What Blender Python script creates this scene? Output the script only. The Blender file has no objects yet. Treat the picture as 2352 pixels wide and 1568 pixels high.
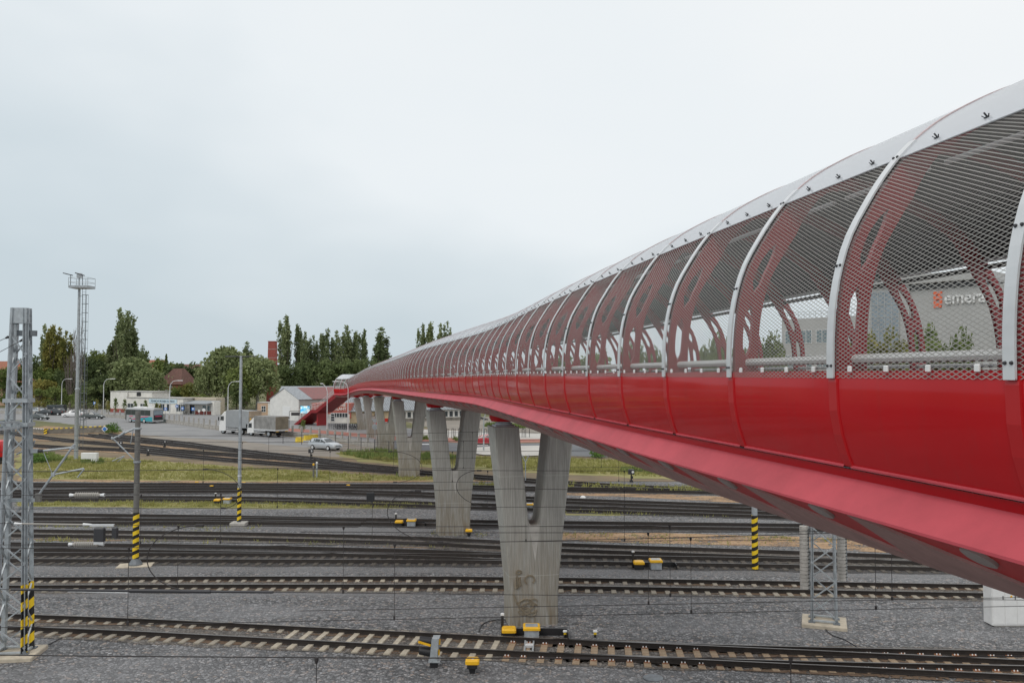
import bpy, bmesh, math, random
from mathutils import Vector, Matrix
random.seed(7)
PI = math.pi
scene = bpy.context.scene
COL = scene.collection
# ------------------------------------------------------------------ survey
H, F = 10.0, 1900.0                       # eye height, focal length in survey pixels (2352 wide)
TH = math.atan(71 / F)
CAM = Vector((0, 0, H))
def ray(px, py):
    dx = (px - 1176) / F; up = (784 - py) / F
    c, s = math.cos(TH), math.sin(TH)
    return Vector((dx, c - up * s, s + up * c))
def G(px, py, z=0.0):
    r = ray(px, py); return CAM + r * ((z - H) / r.z)
def A(px, py, Y):
    r = ray(px, py); return CAM + r * (Y / r.y)
def lerp(a, b, t): return a + (b - a) * t
# ------------------------------------------------------------------ materials
MATS = {}
def nodes_of(name):
    m = bpy.data.materials.new(name); m.use_nodes = True
    nt = m.node_tree; b = nt.nodes['Principled BSDF']
    return m, nt, b
def mat(name, col, rough=.6, metal=0.0, noise=None, bump=None, coat=0.0, spec=None, emit=None, stretch=(1, 1, 1), world=False):
    """noise=(scale, amount[, second colour]); bump=(scale, strength)"""
    if name in MATS: return MATS[name]
    m, nt, b = nodes_of(name)
    b.inputs['Base Color'].default_value = (*col, 1)
    b.inputs['Roughness'].default_value = rough
    b.inputs['Metallic'].default_value = metal
    if coat: b.inputs['Coat Weight'].default_value = coat; b.inputs['Coat Roughness'].default_value = .08
    if spec is not None: b.inputs['Specular IOR Level'].default_value = spec
    if emit:
        b.inputs['Emission Color'].default_value = (*emit[:3], 1); b.inputs['Emission Strength'].default_value = emit[3]
    L = nt.links
    if noise or bump:
        if world:
            tc = nt.nodes.new('ShaderNodeNewGeometry'); out = tc.outputs['Position']
        else:
            tc = nt.nodes.new('ShaderNodeTexCoord'); out = tc.outputs['Object']
        mp = nt.nodes.new('ShaderNodeMapping'); mp.inputs['Scale'].default_value = stretch
        L.new(out, mp.inputs['Vector'])
    if noise:
        n = nt.nodes.new('ShaderNodeTexNoise'); n.inputs['Scale'].default_value = noise[0]; n.inputs['Detail'].default_value = 6
        n.inputs['Roughness'].default_value = .65
        L.new(mp.outputs[0], n.inputs['Vector'])
        r = nt.nodes.new('ShaderNodeValToRGB'); e = r.color_ramp.elements
        e[0].position = .32; e[1].position = .68
        if len(noise) > 2:
            e[0].color = (*noise[2], 1); e[1].color = (*col, 1)
        else:
            a = noise[1]
            e[0].color = (*[c * (1 - a) for c in col], 1); e[1].color = (*[min(1, c * (1 + a)) for c in col], 1)
        L.new(n.outputs['Fac'], r.inputs[0]); L.new(r.outputs[0], b.inputs['Base Color'])
    if bump:
        n2 = nt.nodes.new('ShaderNodeTexNoise'); n2.inputs['Scale'].default_value = bump[0]; n2.inputs['Detail'].default_value = 4
        L.new(mp.outputs[0], n2.inputs['Vector'])
        bp = nt.nodes.new('ShaderNodeBump'); bp.inputs['Strength'].default_value = bump[1]; bp.inputs['Distance'].default_value = .1
        L.new(n2.outputs['Fac'], bp.inputs['Height']); L.new(bp.outputs[0], b.inputs['Normal'])
    MATS[name] = m; return m
def N(nt, typ, **kw):
    n = nt.nodes.new(typ)
    for k, v in kw.items(): setattr(n, k, v)
    return n
def math_(nt, op, a, b=None):
    n = nt.nodes.new('ShaderNodeMath'); n.operation = op
    for i, v in enumerate((a, b)):
        if v is None: continue
        if isinstance(v, (int, float)): n.inputs[i].default_value = v
        else: nt.links.new(v, n.inputs[i])
    return n.outputs[0]
def mixc(nt, fac, a, b):
    n = nt.nodes.new('ShaderNodeMix'); n.data_type = 'RGBA'
    ins = [n.inputs[0], n.inputs[6], n.inputs[7]]
    for s, v in zip(ins, (fac, a, b)):
        if isinstance(v, (int, float)): s.default_value = v
        elif isinstance(v, tuple): s.default_value = (*v, 1)
        else: nt.links.new(v, s)
    return n.outputs[2]
def ramp(nt, src, stops):
    r = nt.nodes.new('ShaderNodeValToRGB'); e = r.color_ramp.elements
    e[0].position, e[0].color = stops[0][0], (*stops[0][1], 1)
    e[1].position, e[1].color = stops[-1][0], (*stops[-1][1], 1)
    for p, c in stops[1:-1]:
        x = e.new(p); x.color = (*c, 1)
    nt.links.new(src, r.inputs[0]); return r.outputs[0]
def noise_(nt, vec, scale, detail=5, rough=.6):
    n = nt.nodes.new('ShaderNodeTexNoise'); n.inputs['Scale'].default_value = scale; n.inputs['Detail'].default_value = detail
    n.inputs['Roughness'].default_value = rough
    if vec is not None: nt.links.new(vec, n.inputs['Vector'])
    return n.outputs['Fac']
def pos(nt): return nt.nodes.new('ShaderNodeNewGeometry').outputs['Position']
def obj_co(nt): return nt.nodes.new('ShaderNodeTexCoord').outputs['Object']
def scaled(nt, vec, s):
    m = nt.nodes.new('ShaderNodeMapping'); m.inputs['Scale'].default_value = s
    nt.links.new(vec, m.inputs['Vector']); return m.outputs[0]

# gravel: crushed stone with its own grey, brown and pale stones
def gravel_mat(name, tint, cell=13.0, contrast=1.0, dirt=None, dirt_amt=.0):
    m, nt, b = nodes_of(name); L = nt.links
    p = pos(nt)
    v = N(nt, 'ShaderNodeTexVoronoi'); v.inputs['Scale'].default_value = cell
    L.new(p, v.inputs['Vector'])
    sep = N(nt, 'ShaderNodeSeparateColor'); L.new(v.outputs['Color'], sep.inputs[0])
    t = tint
    d = 1 - .62 * contrast; u = 1 + .85 * contrast
    c = ramp(nt, sep.outputs[0], [(0, tuple(x * d for x in t)), (.55, t), (.82, tuple(x * (1 + .45 * contrast) for x in t)), (.9, (t[0] * 1.5, t[1] * 1.22, t[2] * 1.02)), (1, tuple(x * u for x in t))])
    edge = N(nt, 'ShaderNodeTexVoronoi'); edge.feature = 'DISTANCE_TO_EDGE'; edge.inputs['Scale'].default_value = cell
    L.new(p, edge.inputs['Vector'])
    ef = math_(nt, 'MINIMUM', math_(nt, 'MULTIPLY', edge.outputs['Distance'], 7.0), 1.0)
    c = mixc(nt, math_(nt, 'MULTIPLY', math_(nt, 'SUBTRACT', 1.0, ef), .75 * contrast), c, tuple(x * .28 for x in t))
    big = noise_(nt, scaled(nt, p, (.35, 1, 1)), .35, 5)
    c = mixc(nt, math_(nt, 'MULTIPLY', ramp_f(nt, big, .42, .7), .45), c, tuple(x * 1.55 for x in t))
    if dirt:
        dn = noise_(nt, scaled(nt, p, (.4, 1, 1)), .9, 6)
        c = mixc(nt, math_(nt, 'MULTIPLY', ramp_f(nt, dn, .4, .66), dirt_amt), c, dirt)
    L.new(c, b.inputs['Base Color']); b.inputs['Roughness'].default_value = .8
    b.inputs['Specular IOR Level'].default_value = .35
    bp = N(nt, 'ShaderNodeBump'); bp.inputs['Strength'].default_value = .8; bp.inputs['Distance'].default_value = .03
    L.new(math_(nt, 'ADD', ef, math_(nt, 'MULTIPLY', sep.outputs[1], 1.2)), bp.inputs['Height']); L.new(bp.outputs[0], b.inputs['Normal'])
    MATS[name] = m; return m
def ramp_f(nt, src, a, bb):
    n = nt.nodes.new('ShaderNodeMapRange'); n.inputs[1].default_value = a; n.inputs[2].default_value = bb
    nt.links.new(src, n.inputs[0]); return n.outputs[0]

def mesh_mat():
    """expanded-metal diamond mesh, UV in metres"""
    m, nt, b = nodes_of('expanded_metal'); L = nt.links
    uv = N(nt, 'ShaderNodeUVMap'); uv.uv_map = 'UVMap'
    s = N(nt, 'ShaderNodeSeparateXYZ'); L.new(uv.outputs[0], s.inputs[0])
    a = math_(nt, 'DIVIDE', s.outputs[0], .074); c = math_(nt, 'DIVIDE', s.outputs[1], .043)
    def line(x):
        f = math_(nt, 'FRACT', x); return math_(nt, 'ABSOLUTE', math_(nt, 'SUBTRACT', f, .5))
    l1 = line(math_(nt, 'ADD', a, c)); l2 = line(math_(nt, 'SUBTRACT', a, c))
    mx = math_(nt, 'MAXIMUM', l1, l2)
    fac = math_(nt, 'GREATER_THAN', mx, .5 - .05)
    b.inputs['Base Color'].default_value = (.40, .385, .36, 1); b.inputs['Metallic'].default_value = .25; b.inputs['Roughness'].default_value = .5
    tr = N(nt, 'ShaderNodeBsdfTransparent'); mix = N(nt, 'ShaderNodeMixShader')
    L.new(fac, mix.inputs[0]); L.new(tr.outputs[0], mix.inputs[1]); L.new(b.outputs[0], mix.inputs[2])
    L.new(mix.outputs[0], nt.nodes['Material Output'].inputs['Surface'])
    MATS['mesh'] = m
mesh_mat()
def poly_mat():
    m, nt, b = nodes_of('polycarbonate'); L = nt.links
    b.inputs['Base Color'].default_value = (.82, .85, .89, 1); b.inputs['Roughness'].default_value = .06
    b.inputs['Specular IOR Level'].default_value = .8
    tl = N(nt, 'ShaderNodeBsdfTranslucent'); tl.inputs[0].default_value = (.85, .85, .85, 1)
    tr = N(nt, 'ShaderNodeBsdfTransparent'); tr.inputs[0].default_value = (.9, .92, .94, 1)
    m1 = N(nt, 'ShaderNodeMixShader'); m1.inputs[0].default_value = .32
    L.new(b.outputs[0], m1.inputs[1]); L.new(tl.outputs[0], m1.inputs[2])
    m2 = N(nt, 'ShaderNodeMixShader'); m2.inputs[0].default_value = .16
    L.new(m1.outputs[0], m2.inputs[1]); L.new(tr.outputs[0], m2.inputs[2])
    L.new(m2.outputs[0], nt.nodes['Material Output'].inputs['Surface'])
    MATS['poly'] = m
poly_mat()
def hazard_mat(name, period, slope):
    m, nt, b = nodes_of(name); L = nt.links
    s = N(nt, 'ShaderNodeSeparateXYZ'); L.new(obj_co(nt), s.inputs[0])
    v = math_(nt, 'ADD', s.outputs[2], math_(nt, 'MULTIPLY', s.outputs[0], slope))
    f = math_(nt, 'FRACT', math_(nt, 'DIVIDE', v, period))
    k = math_(nt, 'GREATER_THAN', f, .52)
    n = noise_(nt, obj_co(nt), 9)
    c = mixc(nt, k, mixc(nt, n, (.95, .66, .02), (.75, .5, .02)), (.013, .013, .014))
    L.new(c, b.inputs['Base Color']); b.inputs['Roughness'].default_value = .5
    MATS[name] = m; return m
hazard_mat('hazard', .40, -.45); hazard_mat('hazard_wide', .62, -.9)
def concrete_mat(name, col, stain):
    m, nt, b = nodes_of(name); L = nt.links
    o = obj_co(nt)
    st = noise_(nt, scaled(nt, o, (9, 9, .35)), 2.2, 6, .7)
    c = mixc(nt, ramp_f(nt, st, .3, .72), tuple(x * .62 for x in col), tuple(x * 1.28 for x in col))
    big = noise_(nt, o, .6, 4)
    c = mixc(nt, math_(nt, 'MULTIPLY', ramp_f(nt, big, .35, .7), .35), c, tuple(x * .75 for x in col))
    s = N(nt, 'ShaderNodeSeparateXYZ'); L.new(o, s.inputs[0])
    low = N(nt, 'ShaderNodeMapRange'); low.inputs[1].default_value = 4.2; low.inputs[2].default_value = .2
    low.inputs[3].default_value = 0.; low.inputs[4].default_value = .9
    L.new(s.outputs[2], low.inputs[0])
    fs = math_(nt, 'MULTIPLY', low.outputs[0], ramp_f(nt, noise_(nt, scaled(nt, o, (5, 5, .5)), 1.4, 6), .34, .62))
    c = mixc(nt, fs, c, stain)
    j = math_(nt, 'FRACT', math_(nt, 'DIVIDE', s.outputs[2], 1.96))
    c = mixc(nt, math_(nt, 'MULTIPLY', math_(nt, 'LESS_THAN', j, .012), .5), c, tuple(x * 1.35 for x in col))
    L.new(c, b.inputs['Base Color']); b.inputs['Roughness'].default_value = .85
    bp = N(nt, 'ShaderNodeBump'); bp.inputs['Strength'].default_value = .35; bp.inputs['Distance'].default_value = .02
    L.new(noise_(nt, scaled(nt, o, (12, 12, .6)), 3, 4), bp.inputs['Height']); L.new(bp.outputs[0], b.inputs['Normal'])
    MATS[name] = m; return m
concrete_mat('pier_concrete', (.37, .36, .33), (.20, .155, .10))
def leaf_mat(name, c0, c1, c2):
    m, nt, b = nodes_of(name); L = nt.links
    p = pos(nt)
    n1 = noise_(nt, p, .55, 3); n2 = noise_(nt, p, 2.8, 3)
    oi = N(nt, 'ShaderNodeObjectInfo')
    f = math_(nt, 'ADD', math_(nt, 'MULTIPLY', n1, .6), math_(nt, 'MULTIPLY', n2, .45))
    f = math_(nt, 'ADD', f, math_(nt, 'MULTIPLY', math_(nt, 'SUBTRACT', oi.outputs['Random'], .5), .16))
    c = ramp(nt, f, [(.38, c0), (.53, c1), (.68, c2)])
    L.new(c, b.inputs['Base Color']); b.inputs['Roughness'].default_value = .75
    b.inputs['Specular IOR Level'].default_value = .2
    tl = N(nt, 'ShaderNodeBsdfTranslucent'); L.new(c, tl.inputs[0])
    mx = N(nt, 'ShaderNodeMixShader'); mx.inputs[0].default_value = .3
    L.new(b.outputs[0], mx.inputs[1]); L.new(tl.outputs[0], mx.inputs[2])
    L.new(mx.outputs[0], nt.nodes['Material Output'].inputs['Surface'])
    MATS[name] = m; return m
leaf_mat('leaf_poplar', (00.125, 00.159, 00.074), (00.200, 00.242, 00.116), (00.300, 00.333, 00.166))
leaf_mat('leaf_yellow', (0.130, 0.143, 0.039), (0.234, 0.227, 0.065), (0.364, 0.312, 0.091))
leaf_mat('leaf_dark', (00.083, 00.113, 00.050), (00.142, 00.183, 00.074), (00.216, 00.259, 00.109))
leaf_mat('leaf_mid', (0.098, 0.137, 0.039), (0.169, 0.215, 0.065), (0.247, 0.286, 0.098))
leaf_mat('leaf_willow', (00.150, 00.192, 00.083), (00.250, 00.291, 00.133), (00.349, 00.383, 00.192))
leaf_mat('leaf_shrub', (0.091, 0.169, 0.039), (0.156, 0.273, 0.065), (0.234, 0.364, 0.104))
leaf_mat('grass', (.23, .21, .07), (.32, .32, .11), (.42, .39, .16))
leaf_mat('grass_green', (.13, .18, .06), (.2, .26, .08), (.3, .33, .13))
def patch_mat(name, a, b_, c_, scale=.8, ragged=0):
    m, nt, b = nodes_of(name); L = nt.links
    p = scaled(nt, pos(nt), (.45, 1, 1))
    n = noise_(nt, p, scale, 7, .68); n2 = noise_(nt, pos(nt), 9, 4)
    f = math_(nt, 'ADD', math_(nt, 'MULTIPLY', n, .75), math_(nt, 'MULTIPLY', n2, .25))
    c = ramp(nt, f, [(.36, a), (.5, b_), (.64, c_)])
    L.new(c, b.inputs['Base Color']); b.inputs['Roughness'].default_value = .9; b.inputs['Specular IOR Level'].default_value = .2
    if ragged:
        h = math_(nt, 'ADD', math_(nt, 'MULTIPLY', noise_(nt, scaled(nt, pos(nt), (.3, 1, 1)), 1.1, 8, .75), .6), math_(nt, 'MULTIPLY', noise_(nt, pos(nt), 6, 3), .4))
        tr = N(nt, 'ShaderNodeBsdfTransparent'); mx = N(nt, 'ShaderNodeMixShader')
        L.new(math_(nt, 'GREATER_THAN', h, ragged), mx.inputs[0]); L.new(tr.outputs[0], mx.inputs[1]); L.new(b.outputs[0], mx.inputs[2])
        L.new(mx.outputs[0], nt.nodes['Material Output'].inputs['Surface'])
    MATS[name] = m; return m
patch_mat('earth', (.13, .10, .075), (.2, .16, .105), (.29, .2, .125))
patch_mat('sand', (.27, .17, .10), (.38, .25, .15), (.44, .32, .21), 1.1, .47)
patch_mat('rust_stain', (.10, .065, .045), (.14, .095, .065), (.18, .13, .09), 2.5, .50)
patch_mat('turf', (.2, .19, .08), (.28, .27, .11), (.34, .25, .14))
patch_mat('far_ground', (.10, .11, .05), (.15, .145, .07), (.2, .18, .1), .1)
patch_mat('asphalt', (.20, .20, .205), (.26, .26, .262), (.31, .305, .30), .35)
patch_mat('asphalt_dark', (.13, .135, .145), (.165, .17, .18), (.2, .205, .21), .4)
patch_mat('dusty', (.2, .175, .15), (.265, .24, .21), (.32, .28, .235), .5)
patch_mat('brick_path', (.29, .13, .105), (.37, .17, .135), (.42, .22, .17), 1.2)
patch_mat('pale_paving', (.42, .40, .37), (.5, .48, .45), (.56, .54, .5), .4)
gravel_mat('gravel', (.20, .20, .205), 8.5, 1.05)
gravel_mat('gravel_far', (.175, .178, .19), 9.0, .75, (.23, .165, .11), .35)
gravel_mat('ballast_brown', (.16, .15, .14), 8.5, 1.0, (.14, .11, .085), .45)
gravel_mat('ballast_dark', (.075, .071, .07), 10.0, .8)
gravel_mat('gravel_fine', (.215, .215, .22), 18.0, .55)
def red_mat():
    m, nt, b = nodes_of('red_paint'); L = nt.links
    o = pos(nt)
    n = noise_(nt, o, 1.3, 3)
    c = mixc(nt, n, (.45, .008, .012), (.52, .010, .015))
    st = noise_(nt, scaled(nt, o, (5, 5, .25)), 2.0, 5, .7)
    c = mixc(nt, math_(nt, 'MULTIPLY', ramp_f(nt, st, .52, .78), .22), c, (.30, .035, .035))
    L.new(c, b.inputs['Base Color']); b.inputs['Roughness'].default_value = .32
    b.inputs['Specular IOR Level'].default_value = .1
    b.inputs['Coat Weight'].default_value = .38; b.inputs['Coat Roughness'].default_value = .08
    bp = N(nt, 'ShaderNodeBump'); bp.inputs['Strength'].default_value = .25; bp.inputs['Distance'].default_value = .12
    L.new(noise_(nt, scaled(nt, o, (1, 1, 2.2)), .8, 1), bp.inputs['Height']); L.new(bp.outputs[0], b.inputs['Normal'])
    MATS['red'] = m
red_mat()
mat('red_rib', (.34, .011, .017), .4)
mat('hoop', (.52, .40, .40), .5)
mat('red_shaded', (.24, .012, .016), .5, noise=(2, .12), world=True)  # darker copy of the bridge red; soffit shade put into the stair colour
mat('red_web', (.50, .012, .014), .5, noise=(2, .12), world=True)
mat('red_seam', (.46, .009, .012), .42)
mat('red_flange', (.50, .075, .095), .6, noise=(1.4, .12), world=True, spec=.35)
mat('vent_grey', (.36, .30, .28), .6)
mat('brown_reflect', (.40, .23, .21), .65, noise=(3, .15), world=True)  # ground reflected in the red underside, put into the colour as brown
mat('alu', (.66, .67, .68), .38, .25, noise=(3, .06))
mat('steel', (.40, .43, .45), .5, .35, noise=(5, .2))
mat('steel_dark', (.16, .175, .19), .55, .35, noise=(5, .25))
mat('grey_post', (.155, .15, .14), .65, 0, noise=(6, .2))
mat('dark_metal', (.05, .05, .055), .5, .3)
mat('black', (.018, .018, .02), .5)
mat('rubber', (.02, .02, .02), .85)
mat('white', (.75, .75, .74), .4, noise=(3, .05))
mat('white_wall', (.70, .69, .66), .85, noise=(1.2, .09))
mat('cream_wall', (.70, .68, .63), .85, noise=(.9, .12))
mat('peach_wall', (.52, .36, .25), .85, noise=(.9, .12))
mat('yellow_wall', (.55, .43, .29), .85, noise=(.9, .12))
mat('red_wall', (.42, .13, .10), .8, noise=(.9, .12))
mat('grey_wall', (.40, .39, .37), .85, noise=(.8, .1))
mat('emera_wall', (.43, .43, .42), .8, noise=(.5, .06))
mat('curtain_glass', (.24, .29, .33), .15, 0, noise=(.6, .2))
mat('glass_dark', (.05, .06, .065), .1, 0, spec=.6)
mat('glass_blue', (.16, .22, .24), .12, 0, spec=.6)
mat('roof_metal', (.30, .32, .34), .45, .3, noise=(1.5, .25), stretch=(4, .3, 1))
mat('roof_red', (.28, .10, .095), .6, 0, noise=(1.6, .35, (.19, .10, .095)), stretch=(3, .4, 1))
mat('roof_tile', (.15, .075, .06), .8, noise=(2, .25))
mat('roof_orange', (.30, .12, .075), .8, noise=(2, .25))
mat('brick', (.30, .075, .06), .85, noise=(3, .25))
mat('yellow', (.85, .47, .015), .45, noise=(5, .08))
mat('yellow_conc', (.80, .58, .06), .7, noise=(3, .2))
mat('blue_sign', (.05, .2, .6), .45)
mat('lightblue_sign', (.55, .68, .75), .5)
mat('dark_text', (.07, .09, .11), .6)
mat('pale_text', (.75, .72, .68), .6)
mat('orange_logo', (.80, .15, .06), .5)
mat('concrete', (.42, .40, .37), .9, noise=(2.5, .18))
mat('fence_conc', (.38, .36, .33), .9, noise=(1.5, .18))
mat('old_conc', (.20, .185, .16), .9, noise=(1.2, .4))
mat('slab', (.48, .42, .33), .9, noise=(3, .2))
mat('sleeper', (.52, .47, .38), .9, noise=(5, .25, (.34, .29, .22)))
mat('sleeper_dull', (.37, .33, .27), .9, noise=(5, .3, (.25, .22, .175)))
mat('sleeper_dark', (.09, .078, .065), .95, noise=(5, .3))
mat('sleeper_wood', (.36, .28, .19), .9, noise=(6, .35, (.24, .16, .10)))
mat('rust', (.24, .095, .04), .8, noise=(10, .4))
mat('rail_side', (.024, .018, .015), .75, noise=(4, .35))
mat('rail_top', (.17, .16, .155), .4, .5)
mat('insulator', (.36, .34, .31), .4)
mat('wire', (.035, .03, .03), .6)
mat('trunk', (.085, .07, .055), .95, noise=(4, .3))
mat('birch', (.4, .38, .34), .9, noise=(5, .4))
mat('twig', (.17, .14, .12), .95)
mat('car_silver', (.52, .55, .58), .3, .3, coat=.5)
mat('car_white', (.78, .78, .78), .3, coat=.5)
mat('car_dark', (.03, .035, .04), .25, coat=.6)
mat('car_grey', (.075, .085, .085), .25, coat=.6)
mat('car_red', (.40, .02, .03), .3, coat=.6)
mat('loco_red', (.62, .012, .015), .35, coat=.3)
mat('lamp_glass', (.8, .8, .78), .2)
mat('headlight_on', (1, .9, .7), .3, emit=(1, .75, .4, 6))
mat('tail_red', (.35, .01, .01), .3)
mat('truck_side', (.30, .315, .325), .6, noise=(1.2, .08))
mat('tarp_grey', (.25, .245, .235), .8, noise=(1.0, .3))
mat('tarp_brown', (.21, .18, .135), .85, noise=(1.2, .25))
mat('truck_rear', (.33, .26, .19), .85, noise=(1.2, .2))
mat('bus_silver', (.42, .42, .425), .35, .2)
mat('bus_teal', (.04, .34, .40), .35)
mat('bus_pink', (.62, .05, .14), .4)
mat('sign_red', (.75, .035, .015), .5)
mat('graffiti', (.19, .15, .10), .95, noise=(7, .4, (.27, .235, .18)))
def screen_mat():
    m, nt, b = nodes_of('led_screen'); L = nt.links
    o = obj_co(nt)
    n = noise_(nt, o, 1.1, 3)
    c = ramp(nt, n, [(.38, (.02, .35, .85)), (.5, (.25, .75, .95)), (.58, (.9, .97, 1))])
    b.inputs['Base Color'].default_value = (.02, .02, .02, 1)
    L.new(c, b.inputs['Emission Color']); b.inputs['Emission Strength'].default_value = 1.0
    MATS['led'] = m
screen_mat()
# ------------------------------------------------------------------ mesh builder
class MB:
    def __init__(s): s.v = []; s.f = []; s.mi = []; s.uv = []; s.has_uv = False
    def add(s, vs, fs, mi=0, uvs=None):
        o = len(s.v); s.v += [Vector(p) for p in vs]
        for i, f in enumerate(fs):
            s.f.append([o + j for j in f]); s.mi.append(mi)
            s.uv.append(uvs[i] if uvs else None)
        if uvs: s.has_uv = True
        return s
    def quad(s, a, b, c, d, mi=0, uv=None): return s.add([a, b, c, d], [(0, 1, 2, 3)], mi, [uv] if uv else None)
    def hexa(s, p, mi=0):
        """8 points: bottom ring then top ring"""
        return s.add(p, [(3, 2, 1, 0), (4, 5, 6, 7), (0, 1, 5, 4), (1, 2, 6, 5), (2, 3, 7, 6), (3, 0, 4, 7)], mi)
    def box(s, c, d, rz=0, mi=0, M=None):
        hx, hy, hz = d[0] / 2, d[1] / 2, d[2] / 2
        ps = [(-hx, -hy, -hz), (hx, -hy, -hz), (hx, hy, -hz), (-hx, hy, -hz), (-hx, -hy, hz), (hx, -hy, hz), (hx, hy, hz), (-hx, hy, hz)]
        R = M if M is not None else Matrix.Rotation(rz, 3, 'Z')
        return s.hexa([R @ Vector(p) + Vector(c) for p in ps], mi)
    def bbox(s, c, d, bev=.03, rz=0, mi=0):
        """box with bevelled vertical and top edges"""
        hx, hy, hz = d[0] / 2, d[1] / 2, d[2] / 2; b = min(bev, hx * .9, hy * .9, hz * .9)
        R = Matrix.Rotation(rz, 3, 'Z')
        def ring(i, z):
            x, y = hx - i, hy - i
            return [R @ Vector(q) + Vector(c) for q in ((-x + b, -y, z), (x - b, -y, z), (x, -y + b, z), (x, y - b, z), (x - b, y, z), (-x + b, y, z), (-x, y - b, z), (-x, -y + b, z))]
        return s.loft([ring(0, -hz), ring(0, hz - b), ring(b * .7, hz)], True, True, mi)
    def loft(s, rings, cap0=False, cap1=False, mi=0, closed=True):
        n = len(rings[0]); vs = [p for r in rings for p in r]; fs = []
        for i in range(len(rings) - 1):
            for j in range(n if closed else n - 1):
                k = (j + 1) % n
                fs.append((i * n + j, i * n + k, (i + 1) * n + k, (i + 1) * n + j))
        if cap0: fs.append(tuple(range(n))[::-1])
        if cap1: fs.append(tuple((len(rings) - 1) * n + j for j in range(n)))
        return s.add(vs, fs, mi)
    def tube(s, a, b, r0, r1=None, n=6, mi=0, cap=True):
        a, b = Vector(a), Vector(b); r1 = r0 if r1 is None else r1
        d = (b - a).normalized(); u = d.orthogonal().normalized(); w = d.cross(u)
        R = lambda c, r: [c + (u * math.cos(2 * PI * i / n) + w * math.sin(2 * PI * i / n)) * r for i in range(n)]
        return s.loft([R(a, r0), R(b, r1)], cap, cap, mi)
    def path(s, pts, r, n=5, mi=0):
        pts = [Vector(p) for p in pts]
        rings = []
        u = None
        for i, p in enumerate(pts):
            d = (pts[min(i + 1, len(pts) - 1)] - pts[max(i - 1, 0)]).normalized()
            if u is None: u = d.orthogonal().normalized()
            u = (u - d * u.dot(d)).normalized(); w = d.cross(u)
            rr = r[i] if isinstance(r, (list, tuple)) else r
            rings.append([p + (u * math.cos(2 * PI * k / n) + w * math.sin(2 * PI * k / n)) * rr for k in range(n)])
        return s.loft(rings, True, True, mi)
    def lathe(s, c, prof, n=16, mi=0, axis='Z'):
        rings = []
        for r, h in prof:
            ring = []
            for i in range(n):
                a = 2 * PI * i / n
                q = Vector((r * math.cos(a), r * math.sin(a), h))
                if axis == 'Y': q = Vector((q.x, q.z, q.y))
                if axis == 'X': q = Vector((q.z, q.x, q.y))
                ring.append(Vector(c) + q)
            rings.append(ring)
        return s.loft(rings, True, True, mi)
    def bar(s, a, b, w, h, mi=0):
        """rectangular bar between two points"""
        a, b = Vector(a), Vector(b); d = (b - a).normalized()
        up = Vector((0, 0, 1)) if abs(d.z) < .98 else Vector((1, 0, 0))
        x = d.cross(up).normalized() * w / 2; y = x.normalized().cross(d) * h / 2
        return s.hexa([a - x - y, a + x - y, a + x + y, a - x + y, b - x - y, b + x - y, b + x + y, b - x + y], mi)
    def prism(s, pts, z0, z1, mi=0):
        n = len(pts)
        return s.loft([[Vector((p[0], p[1], z0)) for p in pts], [Vector((p[0], p[1], z1)) for p in pts]], True, True, mi)
    def xform(s, M):
        s.v = [M @ p for p in s.v]; return s
    def build(s, name, mats, parent=None, smooth=False):
        off = parent.location if parent is not None else Vector((0, 0, 0))
        if parent is not None and parent.parent is not None:
            q = parent.parent
            while q is not None: off = off + q.location; q = q.parent
        me = bpy.data.meshes.new(name)
        me.from_pydata([tuple(p - off) for p in s.v], [], s.f)
        for m in (mats if isinstance(mats, (list, tuple)) else [mats]):
            me.materials.append(MATS[m] if isinstance(m, str) else m)
        if any(s.mi): me.polygons.foreach_set('material_index', s.mi)
        if s.has_uv:
            ul = me.uv_layers.new(name='UVMap')
            for p, u in zip(me.polygons, s.uv):
                if u:
                    for k, li in enumerate(p.loop_indices): ul.data[li].uv = u[k]
        if smooth:
            me.polygons.foreach_set('use_smooth', [True] * len(me.polygons))
            if smooth != 'all':
                try: me.set_sharp_from_angle(angle=math.radians(38))
                except Exception: pass
        me.validate(); me.update()
        o = bpy.data.objects.new(name, me); COL.objects.link(o)
        if parent is not None: o.parent = parent
        return o
def tag(o, label, cat, group=None, kind=None):
    if label: o['label'] = label
    if cat: o['category'] = cat
    if group: o['group'] = group
    if kind: o['kind'] = kind
    return o
def thing(name, label, cat, loc=(0, 0, 0), group=None):
    o = bpy.data.objects.new(name, None); COL.objects.link(o); o.location = loc; o.empty_display_size = .3
    return tag(o, label, cat, group)
def struct(o): o['kind'] = 'structure'; return o
def kids(o): return [c for c in bpy.data.objects if c.parent == o]
def copy_tree(o, kidmap, label=None):
    c = o.copy(); COL.objects.link(c)
    if label: c['label'] = label
    for ch in kidmap[o.name]:
        d = ch.copy(); COL.objects.link(d); d.parent = c
        for g in kidmap.get(ch.name, ()):
            e = g.copy(); COL.objects.link(e); e.parent = d
    return c
def tree_of(o):
    m = {}
    al = list(bpy.data.objects)
    for q in al:
        if q.parent: m.setdefault(q.parent.name, []).append(q)
    m.setdefault(o.name, [])
    return m
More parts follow.
